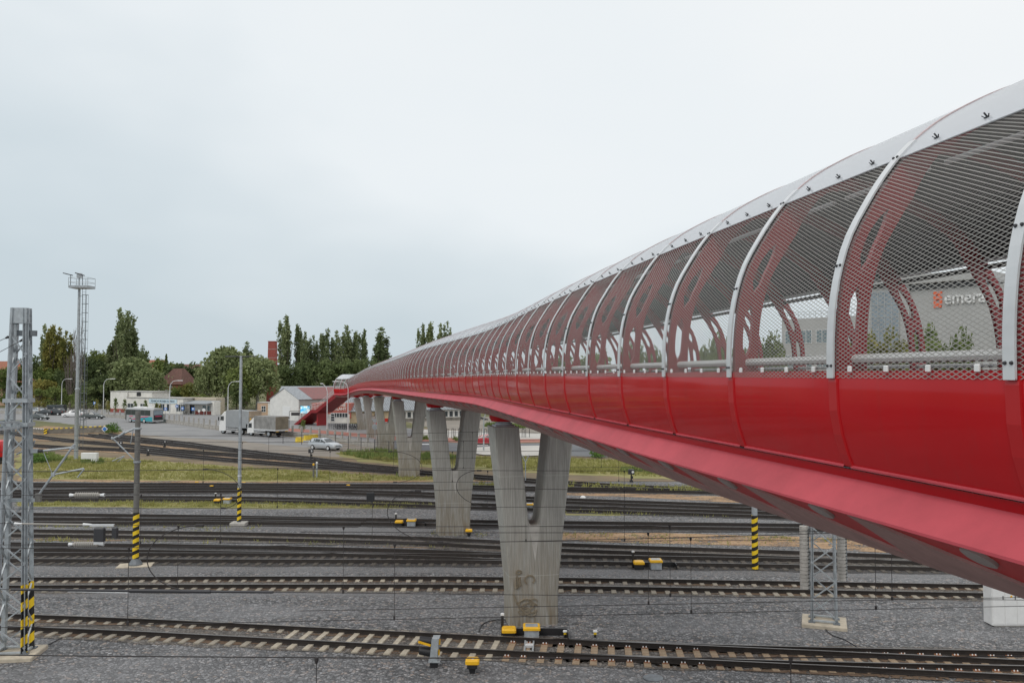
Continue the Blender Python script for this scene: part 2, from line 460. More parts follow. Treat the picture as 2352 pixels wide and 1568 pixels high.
def text_mesh(s, size, depth, name, material, parent, M, sx=1.0):
    cu = bpy.data.curves.new(name, 'FONT'); cu.body = s; cu.size = size; cu.extrude = depth; cu.offset = size * .018; cu.align_x = 'CENTER'; cu.align_y = 'CENTER'
    t = bpy.data.objects.new(name, cu); COL.objects.link(t)
    bpy.context.view_layer.update()
    me = bpy.data.meshes.new_from_object(t)
    COL.objects.unlink(t); bpy.data.objects.remove(t); bpy.data.curves.remove(cu)
    me.transform(Matrix.Diagonal((sx, 1, 1, 1)))
    off = Vector((0, 0, 0)); q = parent
    while q is not None: off += q.location; q = q.parent
    me.transform(Matrix.Translation(-off) @ M)
    me.materials.clear(); me.materials.append(MATS[material]); me.name = name
    o = bpy.data.objects.new(name, me); COL.objects.link(o); o.parent = parent
    return o
def catmull(pts, step=1.0):
    P = [Vector(p) for p in pts]
    P = [P[0] * 2 - P[1]] + P + [P[-1] * 2 - P[-2]]
    out = []
    for i in range(1, len(P) - 2):
        p0, p1, p2, p3 = P[i - 1:i + 3]
        n = max(1, int((p2 - p1).length / step))
        # centripetal tangents scaled for uneven spacing
        d0, d1, d2 = [max(1e-6, (b - a).length) for a, b in ((p0, p1), (p1, p2), (p2, p3))]
        m1 = ((p1 - p0) / d0 * d1 + (p2 - p1) / d1 * d0) / (d0 + d1) * d1
        m2 = ((p2 - p1) / d1 * d2 + (p3 - p2) / d2 * d1) / (d1 + d2) * d1
        for k in range(n):
            t = k / n; t2, t3 = t * t, t ** 3
            out.append(p1 * (2 * t3 - 3 * t2 + 1) + m1 * (t3 - 2 * t2 + t) + p2 * (-2 * t3 + 3 * t2) + m2 * (t3 - t2))
    out.append(P[-2]); return out
class Line:
    """arc-length lookup along a polyline"""
    def __init__(s, pts):
        s.p = pts; s.l = [0]
        for a, b in zip(pts, pts[1:]): s.l.append(s.l[-1] + (b - a).length)
        s.len = s.l[-1]
    def at(s, d):
        import bisect
        i = min(max(bisect.bisect_right(s.l, d) - 1, 0), len(s.p) - 2)
        t = (d - s.l[i]) / (s.l[i + 1] - s.l[i])
        return s.p[i].lerp(s.p[i + 1], t)
    def tan(s, d, e=.6):
        return (s.at(min(d + e, s.len)) - s.at(max(d - e, 0))).normalized()
# ------------------------------------------------------------------ footbridge
KN = [(8.29, -10, 10.0), (6.42, 0, 10.0), (5.08, 7.16, 10.0), (4.38, 11.0, 9.99), (2.75, 21, 9.96), (.76, 33.7, 9.87), (-1.45, 42.8, 9.77), (-3.65, 51.8, 9.66), (-9.9, 80, 9.28),
      (-16.2, 107, 8.85), (-21.4, 128, 8.3), (-25.3, 143, 7.65), (-26.7, 147.4, 7.35), (-27.9, 150.2, 7.12), (-29.4, 152.0, 7.03), (-31.2, 153.4, 7.03)]
SC, DU = .77, 1.13                        # section scale, widening of the section drawn below
BL = Line(catmull(KN, .5))
BAY = 1.87
d0 = min(range(int(BL.len * 50)), key=lambda k: abs(BL.at(k / 50).y - 7.16)) / 50
START = d0 - BAY * int(d0 / BAY)
NB = int((BL.len - START) / BAY)
def frame(d):
    o = BL.at(min(max(d, 0), BL.len)); t = BL.tan(min(max(d, 0), BL.len), .9); t = Vector((t.x, t.y, 0)).normalized()
    return o, t, Vector((-t.y, t.x, 0))
def S(d, u, z, ds=0.0):
    o, t, n = frame(d); return o + n * (u * SC) + t * ds + Vector((0, 0, z * SC))
HALF = [(3.28 - w, z) for w, z in ((0, -.06), (0, .2), (.015, .5), (.05, .8), (.12, 1.12), (.24, 1.45), (.42, 1.76), (.65, 2.1), (.89, 2.38), (1.25, 2.68), (1.7, 2.94), (2.2, 3.16), (2.75, 3.33), (3.28, 3.39))]
ARC = [(p.x, p.y) for p in catmull([Vector((a, b, 0)) for a, b in HALF], .12)]
ARCF = ARC + [(-u, z) for u, z in ARC[-2::-1]]
def nrm(i, arc):
    a = arc[max(i - 1, 0)]; b = arc[min(i + 1, len(arc) - 1)]
    dx, dz = b[0] - a[0], b[1] - a[1]; l = math.hypot(dx, dz)
    return (dz / l, -dx / l)           # outward
iL = max(i for i, (u, z) in enumerate(ARC) if z <= 2.39)
iR0 = len(ARCF) - 1 - iL
bridge = thing('footbridge', 'long red tubular footbridge with silver mesh sides crossing the railway yard', 'footbridge', (9, -8, 0))
# cross-section outlines
SK = [(2.125, .01), (2.14, -.1), (2.13, -.4), (2.085, -.65), (2.02, -.86), (1.965, -.985)]
SK2 = [(1.995, -1.01), (1.945, -1.018), (1.905, -1.12)]
LIP = [(1.95, -.962), (2.0, -.982), (1.996, -1.0), (1.96, -1.006)]
FL = [(1.905, -1.12), (2.19, -1.405), (2.19, -1.432), (1.98, -1.42)]
SK, SK2, FL, LIP = [[(u + DU, z) for u, z in q] for q in (SK, SK2, FL, LIP)]
def sweep(name, prof, a, b, step, m, parent, flip=False, smooth=False, both=False):
    mb = MB()
    n = max(1, int(round((b - a) / step)))
    ds = [lerp(a, b, k / n) for k in range(n + 1)]
    for sg in ((1, -1) if both else (1,)):
        rings = [[S(d, sg * u, z) for u, z in prof] for d in ds]
        if (sg < 0) != flip: rings = [r[::-1] for r in rings]
        mb.loft(rings, closed=False)
    return mb.build(name, m, parent, smooth)
LEN_A, LEN_B = START, START + NB * BAY
for i in range(NB):
    a = START + i * BAY; b = a + BAY
    mb = MB()
    n = 3
    ds = [lerp(a, b, k / n) for k in range(n + 1)]
    mb.loft([[S(d, u, z) for u, z in SK] for d in ds], closed=False)
    mb.loft([[S(d, u, z) for u, z in SK2] for d in ds], closed=False)
    # raised lap seam at the bay joint
    mb.build('skirt_panel', 'red', bridge, True)
    mb = MB()
    mb.loft([[S(a, u + o, z, e) for u, z in SK] for e, o in ((-.058, -.002), (-.055, .018), (.055, .018), (.058, -.002))], closed=False)
    mb.build('lap_seam', 'red_seam', bridge)
    mb = MB()
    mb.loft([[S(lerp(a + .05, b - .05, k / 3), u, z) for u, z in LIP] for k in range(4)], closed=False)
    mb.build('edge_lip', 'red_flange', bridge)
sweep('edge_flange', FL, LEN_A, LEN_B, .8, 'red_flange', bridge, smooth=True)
# right-hand parapet and its flange
sweep('parapet', [(-u, z) for u, z in SK + SK2 + FL], LEN_A, LEN_B, 1.2, 'red', bridge, True, True)
sweep('parapet_lining', [(3.23, .02), (3.08, -1.0)], LEN_A, LEN_B, 1.2, 'red_rib', bridge, True, both=True)
sweep('deck', [(3.03, -1.02), (0, -1.0), (-3.03, -1.02)], LEN_A, LEN_B, 1.2, 'steel_dark', bridge, True)
sweep('girder', [(3.17, -1.42), (3.15, -1.455), (2.28, -2.0), (2.2, -2.02), (-2.2, -2.02), (-2.28, -2.0), (-3.15, -1.455), (-3.17, -1.42)], LEN_A, LEN_B, .8, 'red_web', bridge, smooth=False)
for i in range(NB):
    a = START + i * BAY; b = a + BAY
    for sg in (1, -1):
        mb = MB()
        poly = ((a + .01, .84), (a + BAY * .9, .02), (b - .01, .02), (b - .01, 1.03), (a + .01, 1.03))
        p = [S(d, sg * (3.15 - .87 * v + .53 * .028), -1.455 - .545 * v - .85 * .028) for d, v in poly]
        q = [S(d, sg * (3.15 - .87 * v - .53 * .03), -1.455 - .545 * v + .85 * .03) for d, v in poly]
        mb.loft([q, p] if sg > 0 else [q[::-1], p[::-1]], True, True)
        mb.build('gusset', 'brown_reflect', bridge)
# round bracket lamps tucked under the flange
for i in range(0, 34):
    a = START + i * BAY + .55
    o, t, n = frame(a)
    c = S(a, 3.0, -1.555); ax = (n * .53 + Vector((0, 0, -.85))).normalized()
    mb = MB(); u = t; w = ax.cross(u)
    rings = [[c + ax * h + (u * math.cos(2 * PI * k / 14) + w * math.sin(2 * PI * k / 14)) * r for k in range(14)] for r, h in ((.12, -.02), (.12, .02), (.09, .03))]
    mb.loft(rings, True, True); mb.build('vent_cover', 'vent_grey', bridge, True)
# ribs ------------------------------------------------------------------
def slot(z, top):
    for c, h in ((.58, .35), (1.47, .33)):
        x = abs(z - c) / h
        if x < 1 and not top: return .064 * (1 - x ** 4) ** .5
    return 0
def make_rib(d, near):
    arc = [(3.07, -.98), (3.19, -.6), (3.26, -.25)] + (ARCF if near else ARCF[::2]) + [(-3.26, -.25), (-3.19, -.6), (-3.07, -.98)]
    R = [[], [], [], []]
    for i, (u, z) in enumerate(arc):
        nx, nz = nrm(i, arc)
        dep = .33 if z < 2.1 else lerp(.33, .22, min(1, (z - 2.1) / .5))
        s = slot(z, z > 2.2)
        for k, o in enumerate((.05, .05 + dep * .5 - s, .05 + dep * .5 + s, .05 + dep)):
            R[k].append((u - nx * o, z - nz * o))
    mb = MB(); th = .028
    for k0, k1 in ((0, 1), (2, 3)):
        A_ = [[S(d, *R[k][i], e) for k, e in ((k0, -th), (k1, -th), (k1, th), (k0, th))] for i in range(len(arc))]
        mb.loft(A_, True, True)
    return mb.build('rib', 'red_rib', bridge)
for i in range(NB + 1):
    make_rib(START + i * BAY, i < 28)
# silver cover strips, mesh, roof ----------------------------------------
STRIP = [(3.28, -.05)] + ARC[:iL + 2]
for i in range(NB + 1):
    d = START + i * BAY; mb = MB(); w = .046
    arc = STRIP if i < 30 else STRIP[::2]
    rings = []
    for k, (u, z) in enumerate(arc):
        nx, nz = nrm(k, arc)
        if z < .2: nx, nz = 1, 0
        rings.append([S(d, u + nx * o, z + nz * o, e) for o, e in ((.012, -w), (.012, w), (.032, w), (.032, -w))])
    mb.loft(rings, True, True)
    if i < 16:
        for kz in (.12, 1.12, 2.33):
            k = min(range(len(arc)), key=lambda q: abs(arc[q][1] - kz)); u, z = arc[k]; nx, nz = nrm(k, arc)
            for e in (-.025, .025):
                mb.tube(S(d, u + nx * .03, z + nz * .03, e), S(d, u + nx * .048, z + nz * .048, e), .014, .009, 6, 1)
    mb.build('cover_strip', ['alu', 'dark_metal'], bridge)
alen = [0]
for p, q in zip(ARC, ARC[1:]): alen.append(alen[-1] + math.hypot(q[0] - p[0], q[1] - p[1]))
for i in range(NB):
    a = START + i * BAY; n = 3 if i < 40 else 4
    mb = MB(); st = 1 if i < 30 else 2
    idx = list(range(0, iL + 1, st))
    if idx[-1] != iL: idx.append(iL)
    for off in (0, -.010):
        for k in range(n):
            da, db = a + BAY * k / n, a + BAY * (k + 1) / n
            for j0, j1 in zip(idx, idx[1:]):
                P = []
                for dd, j in ((da, j0), (db, j0), (db, j1), (da, j1)):
                    u, z = ARC[j]; nx, nz = nrm(j, ARC); P.append(S(dd, u + nx * off, z + nz * off))
                uv = [(da, alen[j0]), (db, alen[j0]), (db, alen[j1]), (da, alen[j1])]
                mb.quad(*P, 0, uv)
    mb.build('mesh_panel', 'mesh', bridge)
def shell(name, arc, a, b, n, th, m, lift=.0):
    mb = MB(); ds = [lerp(a, b, k / n) for k in range(n + 1)]
    out, inn = [], []
    for j, (u, z) in enumerate(arc):
        nx, nz = nrm(j, arc); out.append((u + nx * lift, z + nz * lift)); inn.append((u + nx * (lift - th), z + nz * (lift - th)))
    prof = out + inn[::-1]
    mb.loft([[S(d, u, z) for u, z in prof] for d in ds], True, True)
    return mb.build(name, m, bridge, True)
iD = min(i for i in range(len(ARC), len(ARCF)) if ARCF[i][0] < -.12)
iE = min(i for i in range(len(ARC), len(ARCF)) if ARCF[i][1] < 2.0)
for i in range(NB):
    a = START + i * BAY; b = a + BAY
    st = 1 if i < 30 else 2
    shell('roof_panel', ARCF[iL - 1:iD + 2:st], a + .012, b - .012, 2, .012, 'poly', .015)
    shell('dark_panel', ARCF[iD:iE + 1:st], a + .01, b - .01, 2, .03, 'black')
    # gasket hoop over the joint of two roof sheets
    mb = MB(); arc = ARCF[iL - 1:iD + 2:st]
    mb.loft([[S(a, u + nrm(k, arc)[0] * o, z + nrm(k, arc)[1] * o, e) for o, e in ((.016, -.018), (.016, .018), (.026, .018), (.026, -.018))] for k, (u, z) in enumerate(arc)], True, True)
    mb.build('roof_hoop', 'hoop', bridge)
def sweep_tube(name, u, z, a, b, r, m, n=8):
    k = max(1, int((b - a) / .8))
    return MB().path([S(lerp(a, b, q / k), u, z) for q in range(k + 1)], r, n).build(name, m, bridge, True)
sweep_tube('handrail', 3.04, .14, LEN_A, LEN_B, .038, 'white')
sweep_tube('handrail', -3.04, .14, LEN_A, LEN_B, .03, 'white')
sweep_tube('panel_rail', ARCF[iE][0] + .09, ARCF[iE][1] - .02, LEN_A, LEN_B, .028, 'white')
sweep_tube('panel_rail', ARCF[iE][0] + .05, ARCF[iE][1] - .13, LEN_A, LEN_B, .035, 'black')
for i in range(44):
    a = START + i * BAY
    sweep_tube('lamp_tube', .1, 2.95, a + .14, a + BAY - .14, .032, 'white', 8)
# clamps along the top edge of the mesh and clips along its foot
def small(name, d, u, z, mk, m):
    o, t, n = frame(d); mb = MB(); mk(mb)
    Mx = Matrix.Translation(S(d, u, z)) @ Matrix((( t.x, n.x, 0, 0), (t.y, n.y, 0, 0), (0, 0, 1, 0), (0, 0, 0, 1)))
    mb.xform(Mx); return mb.build(name, m, bridge)
def mk_clamp(mb):
    mb.box((0, .012, .003), (.036, .024, .010)); mb.bar((0, .0, .0), (.0, .038, .036), .011, .007); mb.bar((-.018, .015, .006), (-.034, .026, .022), .008, .006); mb.bar((.018, .015, .006), (.036, .026, .022), .008, .006)
ut, zt = ARC[iL]
for i in range(1, 34):
    for k in (.22, .5, .78):
        small('clamp', START + (i + k) * BAY, ut, zt, mk_clamp, 'dark_metal')
def mk_clip(mb): mb.bbox((0, .014, 0), (.045, .02, .045), .006)
for i in range(1, 26):
    for k in (.14, .38, .62, .86):
        small('clip', START + (i + k) * BAY, 2.15 + DU, .035, mk_clip, 'white')
# end portal and stair to the street -------------------------------------
ex = BL.at(BL.len)
zd = ex.z - 1.02 * SC
oE, tE, nE = frame(LEN_B - .05)
oE = S(LEN_B, 0, 0); SL = 11.8; HW = 1.9                  # horizontal run, half width
def E(r, w, z): return Vector((oE.x, oE.y, 0)) + tE * r + nE * w + Vector((0, 0, z))
la, lb = .46 * SL, .57 * SL
def stair_z(r):
    tot = SL - (lb - la)
    if r <= la: return zd * (1 - r / tot)
    if r <= lb: return zd * (1 - la / tot)
    return zd * (1 - (r - (lb - la)) / tot)
top = []; nst = 36
for k in range(nst):
    ra, rb_ = SL * k / nst, SL * (k + 1) / nst; top += [(ra, stair_z(ra)), (rb_, stair_z(ra))]
prof = [(-.3, zd)] + top + [(SL, 0), (SL - .9, 0), (lb, stair_z(lb) - .6), (la, stair_z(la) - .6), (0, zd - .75), (-.3, zd - .75)]
st = MB(); st.loft([[E(r, -HW, z) for r, z in prof], [E(r, HW, z) for r, z in prof]], True, True); st.build('stair_flight', 'red_shaded', bridge)
for ww in (-HW + .06, HW - .06):
    mb = MB(); rr = [SL * k / 14 for k in range(15)]
    for hh in (.55, 1.05): mb.path([E(r, ww, stair_z(r) + hh) for r in rr], .03, 5)
    for r in rr: mb.tube(E(r, ww, stair_z(r) - .1), E(r, ww, stair_z(r) + 1.05), .025, None, 5)
    for k in range(70): r = SL * k / 69; mb.tube(E(r, ww, stair_z(r)), E(r, ww, stair_z(r) + 1.0), .011, None, 4)
    mb.build('stair_railing', 'alu', bridge)
mb = MB(); c = E((la + lb) / 2, 0, 0); mb.box((c.x, c.y, (stair_z(la) - .5) / 2), (.35, 2.2, stair_z(la) - .4), math.atan2(tE.y, tE.x)); mb.build('stair_support', 'red_rib', bridge)
# ------------------------------------------------------------------ piers
PIERS = [(33.75, 'concrete V pier nearest the camera with brown graffiti near its foot'),
         (51.9, 'second concrete V pier from the front, between tall graffiti pier and shorter ones'),
         (80, 'third concrete V pier with grass growing round its foot'),
         (107, 'fourth concrete V pier, red board seen behind its open arms'),
         (128, 'slender fifth concrete pier far back behind the concrete fence posts'),
         (146, 'farthest slender concrete pier, closest to the red stair')]
def pier(Yp, label):
    d = min((k / 10 for k in range(int(BL.len * 10))), key=lambda q: abs(BL.at(q).y - Yp))
    o, t, n = frame(d); top = o.z - 2.03
    root = thing('concrete_pier', label, 'bridge pier', (o.x, o.y, 0), 'concrete piers carrying the footbridge')
    Mx = Matrix.Translation((o.x, o.y, 0)) @ Matrix(((-n.x, t.x, 0, 0), (-n.y, t.y, 0, 0), (0, 0, 1, 0), (0, 0, 0, 1)))   # x across (right), y along
    hn = min(3.95, top * .52); hg = hn - 1.45
    def hw(z):
        k = max(0, (z - 1.2) / (top - 1.2)); return .97 + .70 * k ** 1.15
    zs = [0, 1.2, 2.0, hg, lerp(hg, hn, .5), hn]
    dep = .70; ch = .07
    mb = MB()
    def ring(x0, x1, z, c=ch):
        return [Vector(q) for q in ((x0 + c, -dep, z), (x1 - c, -dep, z), (x1, -dep + c, z), (x1, dep - c, z), (x1 - c, dep, z), (x0 + c, dep, z), (x0, dep - c, z), (x0, -dep + c, z))]
    mb.loft([ring(-hw(z), hw(z), z) for z in sorted(set([-.4] + zs))], True, True)
    # arms
    for sg in (-1, 1):
        zz = [hn - .02 + (top - hn + .02) * k / 7 for k in range(8)]
        rr = []
        for z in zz:
            k = (z - hn) / (top - hn); inner = lerp(.22, .62, max(0, k)); outer = hw(z)
            x0, x1 = (inner, outer) if sg > 0 else (-outer, -inner)
            rr.append(ring(x0, x1, z, .06))
        mb.loft(rr, True, True)
        # fillet of the crotch
        mb.loft([[Vector((sg * x, y, z)) for y in (-dep + .06, dep - .06)] + [Vector((sg * .30, y, z)) for y in (dep - .06, -dep + .06)] for x, z in ((.08, hn - .02), (.15, hn + .015), (.2, hn + .07), (.24, hn + .2))], False, True)
    mb.xform(Mx); mb.build('shaft', 'pier_concrete', root, False)
    # tapering groove panel below the crotch, slightly proud smooth render
    mb = MB(); mb.loft([[Vector((-.22, -dep - .004, hn)), Vector((.22, -dep - .004, hn)), Vector((.03, -dep - .004, hg))], [Vector((-.19, -dep + .05, hn)), Vector((.19, -dep + .05, hn)), Vector((.03, -dep + .05, hg + .1))]], True, False)
    mb.xform(Mx); mb.build('groove', 'concrete', root)
    for sg in (-1, 1):
        mb = MB(); c = (sg * 1.12, 0, 0)
        prof = [(.58, top + .60), (.58, top + .34), (.50, top + .2)]
        mb.lathe(c, prof[::-1], 20); mb.xform(Mx); mb.build('bearing_housing', 'red', root, True)
        mb = MB(); mb.lathe(c, [(.36, top + .06), (.36, top + .13), (.30, top + .135), (.30, top + .2)], 18); mb.bbox((c[0], 0, top + .03), (.8, .8, .07), .02)
        mb.xform(Mx); mb.build('bearing_pad', 'steel', root, True)
    return root, Mx, dep
random.seed(5)
p1 = None
for Yp, lab in PIERS:
    r_ = pier(Yp, lab)
    p1 = p1 or r_
root, Mx, dep = p1
mb = MB()
def scrib(pts, r):
    mb.path([Mx @ Vector((x, -dep - .004, z)) for x, z in pts], r, 4)
def loop(cx, cz, rx, rz, a0, a1, n=14): return [(cx + rx * math.cos(math.radians(lerp(a0, a1, k / n))), cz + rz * math.sin(math.radians(lerp(a0, a1, k / n)))) for k in range(n + 1)]
scrib(loop(-.35, .85, .3, .22, 150, 520), .05); scrib(loop(-.2, .72, .34, .2, 20, 330), .045); scrib(loop(-.42, .62, .22, .13, 170, 470), .05); scrib(loop(-.05, .95, .16, .12, 0, 300), .04)
scrib([(-.84, 1.3), (-.74, 1.0), (-.62, .8), (-.5, .7)], .05); scrib([(-.3, .45), (-.1, .38), (.06, .5), (.02, .62)], .045)
scrib([(-.76, 1.5), (-.78, 1.75), (-.72, 2.0), (-.66, 1.7), (-.7, 1.5), (-.58, 1.62), (-.6, 1.95)], .055); scrib(loop(-.64, 2.14, .1, .07, 0, 350), .045); scrib(loop(-.2, 1.82, .2, .17, -50, 230), .045)
mb.build('graffiti', 'graffiti', root)
# ------------------------------------------------------------------ ground
rg = random.Random(11)
def sheet(name, pts, z, m, jit=.0, step=2.0, kind='structure', world=False):
    W = [Vector((p[0], p[1], 0)) if world else G(p[0], p[1], 0) for p in pts]
    out = []
    for a, b in zip(W, W[1:] + W[:1]):
        n = max(1, int((b - a).length / step)) if jit else 1
        n = min(n, 160)
        for k in range(n):
            p = a.lerp(b, k / n)
            if jit and k: p = p + Vector((rg.uniform(-1, 1), rg.uniform(-1, 1), 0)) * jit
            out.append((p.x, p.y, z))
    mb = MB(); mb.add(out, [tuple(range(len(out)))])
    nx = sum((b[0] - a[0]) * (b[1] + a[1]) for a, b in zip(out, out[1:] + out[:1]))
    if nx > 0: mb.f = [f[::-1] for f in mb.f]
    o = mb.build(name, m); o['kind'] = kind
    return o
sheet('ground', [(-2500, -60), (2500, -60), (2500, 4000), (-2500, 4000)], 0, 'far_ground', world=True)
sheet('yard_earth', [(-150, 60), (150, 60), (150, 150), (-150, 150)], .004, 'earth', world=True, jit=.6)
sheet('yard_gravel', [(-150, -30), (150, -30), (150, 75.5), (60, 75.8), (-150, 78)], .008, 'gravel', world=True, jit=.3)
sheet('car_park', [(-300, 952), (-60, 947), (84, 950), (250, 957), (400, 973), (497, 987), (665, 1003), (746, 1012), (800, 1021), (700, 1027), (640, 1022), (520, 1010), (400, 1004), (325, 999), (245, 984), (180, 976), (90, 966), (-20, 963), (-300, 964)], .012, 'asphalt', .35)
sheet('dirt_lot', [(300, 1000), (400, 1003), (520, 1009), (640, 1021), (700, 1026), (800, 1020), (870, 1030), (908, 1048), (800, 1050), (690, 1046), (560, 1036), (440, 1019)], .008, 'dusty', .8)
sheet('street', [(-400, 934), (200, 938), (500, 951), (700, 963), (800, 972), (960, 985), (1010, 1000), (880, 1027), (746, 1010), (665, 1001), (497, 985), (400, 972), (250, 955), (84, 948), (-400, 944)], .012, 'asphalt', .2)
sheet('brick_pavement', [(560, 978), (640, 982), (740, 988), (862, 998), (862, 1006), (740, 996), (640, 988), (560, 983)], .016, 'brick_path', 0)
sheet('forecourt', [(900, 960), (1250, 955), (1700, 955), (1700, 1000), (1250, 1000), (1000, 985)], .012, 'dusty', .5)
sheet('pavement', [(950, 985), (1230, 995), (1700, 992), (1700, 1010), (1230, 1011), (950, 1003)], .016, 'pale_paving', 0)
sheet('cycle_path', [(860, 1000), (960, 1003), (1120, 1009), (1330, 1007), (1700, 1000), (1700, 1008), (1330, 1014), (1120, 1017), (960, 1013), (860, 1008)], .020, 'brick_path', 0)
sheet('road', [(860, 1008), (960, 1014), (1120, 1019), (1330, 1016), (1700, 1009), (1800, 1040), (1400, 1050), (1290, 1046), (1120, 1038), (960, 1034), (880, 1030)], .016, 'asphalt_dark', 0)
sheet('traffic_island', [(1055, 1035), (1080, 1030), (1135, 1026), (1300, 1024), (1292, 1046), (1200, 1049), (1110, 1046), (1070, 1040)], .12, 'pale_paving', 0)
for k, (xa, xb, y) in enumerate(((965, 985, 1020), (1065, 1120, 1022.5), (1325, 1370, 1018), (1385, 1420, 1026))):
    sheet('road_marking', [(xa, y - .8), (xb, y - 1.0), (xb + 2, y + .8), (xa + 2, y + .9)], .020, 'white', 0)
sheet('turf', [(40, 1040), (180, 1046), (330, 1056), (548, 1073), (709, 1082), (880, 1091), (1000, 1096), (1150, 1102), (1000, 1107), (600, 1106), (300, 1103), (40, 1100)], .016, 'turf', .5)
sheet('turf', [(770, 1040), (930, 1036), (1100, 1048), (1290, 1052), (1500, 1058), (1680, 1090), (1560, 1102), (1300, 1090), (1090, 1078), (1000, 1076), (900, 1066), (820, 1060)], .012, 'turf', .7)
sheet('turf', [(1300, 1112), (1450, 1113), (1620, 1122), (1700, 1128), (1700, 1136), (1500, 1130), (1300, 1120)], .016, 'turf', .3)
sheet('turf', [(40, 1152), (500, 1149), (990, 1157), (1000, 1166), (700, 1168), (400, 1167), (40, 1162)], .016, 'turf', .22)
sheet('turf', [(1295, 1172), (1400, 1174), (1560, 1181), (1400, 1184), (1300, 1183)], .016, 'turf', .2)
sheet('turf', [(40, 985), (105, 978), (240, 984), (330, 1000), (250, 994), (110, 997), (40, 996)], .016, 'sand', .5)
for pts in ([(40, 1100), (300, 1103), (600, 1106), (1150, 1103), (1150, 1107), (600, 1109.5), (300, 1107), (40, 1105)],
            [(60, 1003), (200, 1012), (420, 1026), (560, 1033), (690, 1044), (560, 1036), (420, 1031), (250, 1022), (60, 1010)],
            [(200, 1000), (330, 1008), (430, 1016), (520, 1027), (420, 1022), (300, 1014), (170, 1006)],
            [(60, 1021), (250, 1031), (420, 1042), (620, 1052), (800, 1066), (620, 1059), (400, 1047), (200, 1036), (60, 1029)],
            [(1300, 1131), (1500, 1134), (1700, 1142), (1880, 1150), (1880, 1160), (1640, 1152), (1480, 1143), (1300, 1137)],
            [(1290, 1222), (1400, 1222), (1600, 1226), (1830, 1232), (2100, 1246), (2300, 1262), (2100, 1272), (1830, 1255), (1600, 1250), (1400, 1245), (1290, 1240)],
            [(500, 1239), (700, 1241), (900, 1246), (1120, 1254), (1120, 1262), (900, 1257), (700, 1249), (500, 1244)],
            [(60, 1232), (300, 1235), (480, 1238), (300, 1242), (60, 1240)],
            [(1090, 1098), (1160, 1099), (1310, 1104), (1310, 1108), (1160, 1105), (1090, 1104)]):
    sheet('sand', pts, .020, 'sand', .22)
for pts in ([(-100, 1300), (600, 1299), (1150, 1300), (1700, 1309), (2200, 1318), (2200, 1328), (1700, 1323), (1150, 1316), (600, 1315), (-100, 1318)],
            [(-100, 1352), (600, 1350), (1150, 1352), (1150, 1366), (600, 1366), (-100, 1369)], [(1270, 1354), (1700, 1360), (2270, 1372), (2270, 1385), (1700, 1374), (1270, 1367)],
            [(60, 1201), (600, 1207), (980, 1213), (980, 1222), (600, 1216), (60, 1208)], [(60, 1116), (600, 1118), (900, 1120), (600, 1122), (60, 1122)]):
    sheet('service_path', pts, .012, 'gravel_fine', .25)
# ------------------------------------------------------------------ grass tufts (uncountable)
def inside(p, poly):
    r = False; n = len(poly)
    for i in range(n):
        a, b = poly[i], poly[(i + 1) % n]
        if (a.y > p.y) != (b.y > p.y) and p.x < (b.x - a.x) * (p.y - a.y) / (b.y - a.y) + a.x: r = not r
    return r
def tufts(name, polys, count, hmin, hmax, m, blades=4, spread=.12):
    mb = MB(); vs, fs = [], []
    W = [[G(*q) for q in p] for p in polys]
    area = []
    for w in W: area.append(abs(sum(a.x * b.y - b.x * a.y for a, b in zip(w, w[1:] + w[:1])) / 2))
    for w, ar in zip(W, area):
        n = int(count * ar / sum(area)); x0, x1 = min(p.x for p in w), max(p.x for p in w); y0, y1 = min(p.y for p in w), max(p.y for p in w)
        cl = [Vector((rg.uniform(x0, x1), rg.uniform(y0, y1), 0)) for _ in range(max(4, n // 60))]
        k = 0; tries = 0
        while k < n and tries < n * 12:
            tries += 1
            if rg.random() < .5:
                c = rg.choice(cl); p = c + Vector((rg.gauss(0, .9), rg.gauss(0, .5), 0))
            else: p = Vector((rg.uniform(x0, x1), rg.uniform(y0, y1), 0))
            if not inside(p, w): continue
            k += 1; hh = rg.uniform(hmin, hmax) * rg.choice((.5, .7, 1, 1))
            for _ in range(blades):
                a = rg.uniform(0, 2 * PI); q = p + Vector((rg.gauss(0, spread), rg.gauss(0, spread), 0))
                ww = Vector((math.cos(a), math.sin(a), 0)) * hh * rg.uniform(.10, .2)
                tip = q + Vector((rg.gauss(0, .3) * hh, rg.gauss(0, .3) * hh, hh * rg.uniform(.6, 1)))
                o = len(vs); vs += [q - ww, q + ww, tip]; fs.append((o, o + 1, o + 2))
    mb.add(vs, fs); o = mb.build(name, m); return o
g = tufts('grass', [[(70, 1044), (330, 1058), (548, 1074), (880, 1092), (1100, 1100), (1000, 1104), (600, 1104), (70, 1098)]], 9000, .15, .4, 'grass')
tag(g, 'yellow green grass strip between the bundled tracks in the middle of the yard', 'grass', kind='stuff')
g = tufts('grass', [[(40, 1153), (500, 1150), (990, 1158), (1000, 1165), (700, 1166), (400, 1165), (40, 1161)], [(1300, 1173), (1420, 1175), (1560, 1181), (1400, 1183)]], 3000, .08, .28, 'grass')
tag(g, 'narrow strip of low grass along the dark tracks left of the piers', 'grass', kind='stuff')
g = tufts('grass', [[(770, 1042), (930, 1038), (1100, 1050), (1290, 1054), (1500, 1060), (1680, 1090), (1560, 1098), (1300, 1085), (1090, 1072), (900, 1062)], [(1300, 1113), (1620, 1123), (1700, 1134), (1500, 1129), (1300, 1119)], [(1080, 1112), (1150, 1112), (1150, 1118), (1080, 1118)]], 7000, .2, .55, 'grass')
tag(g, 'rough grass and weeds behind the piers beside the road', 'grass', kind='stuff')
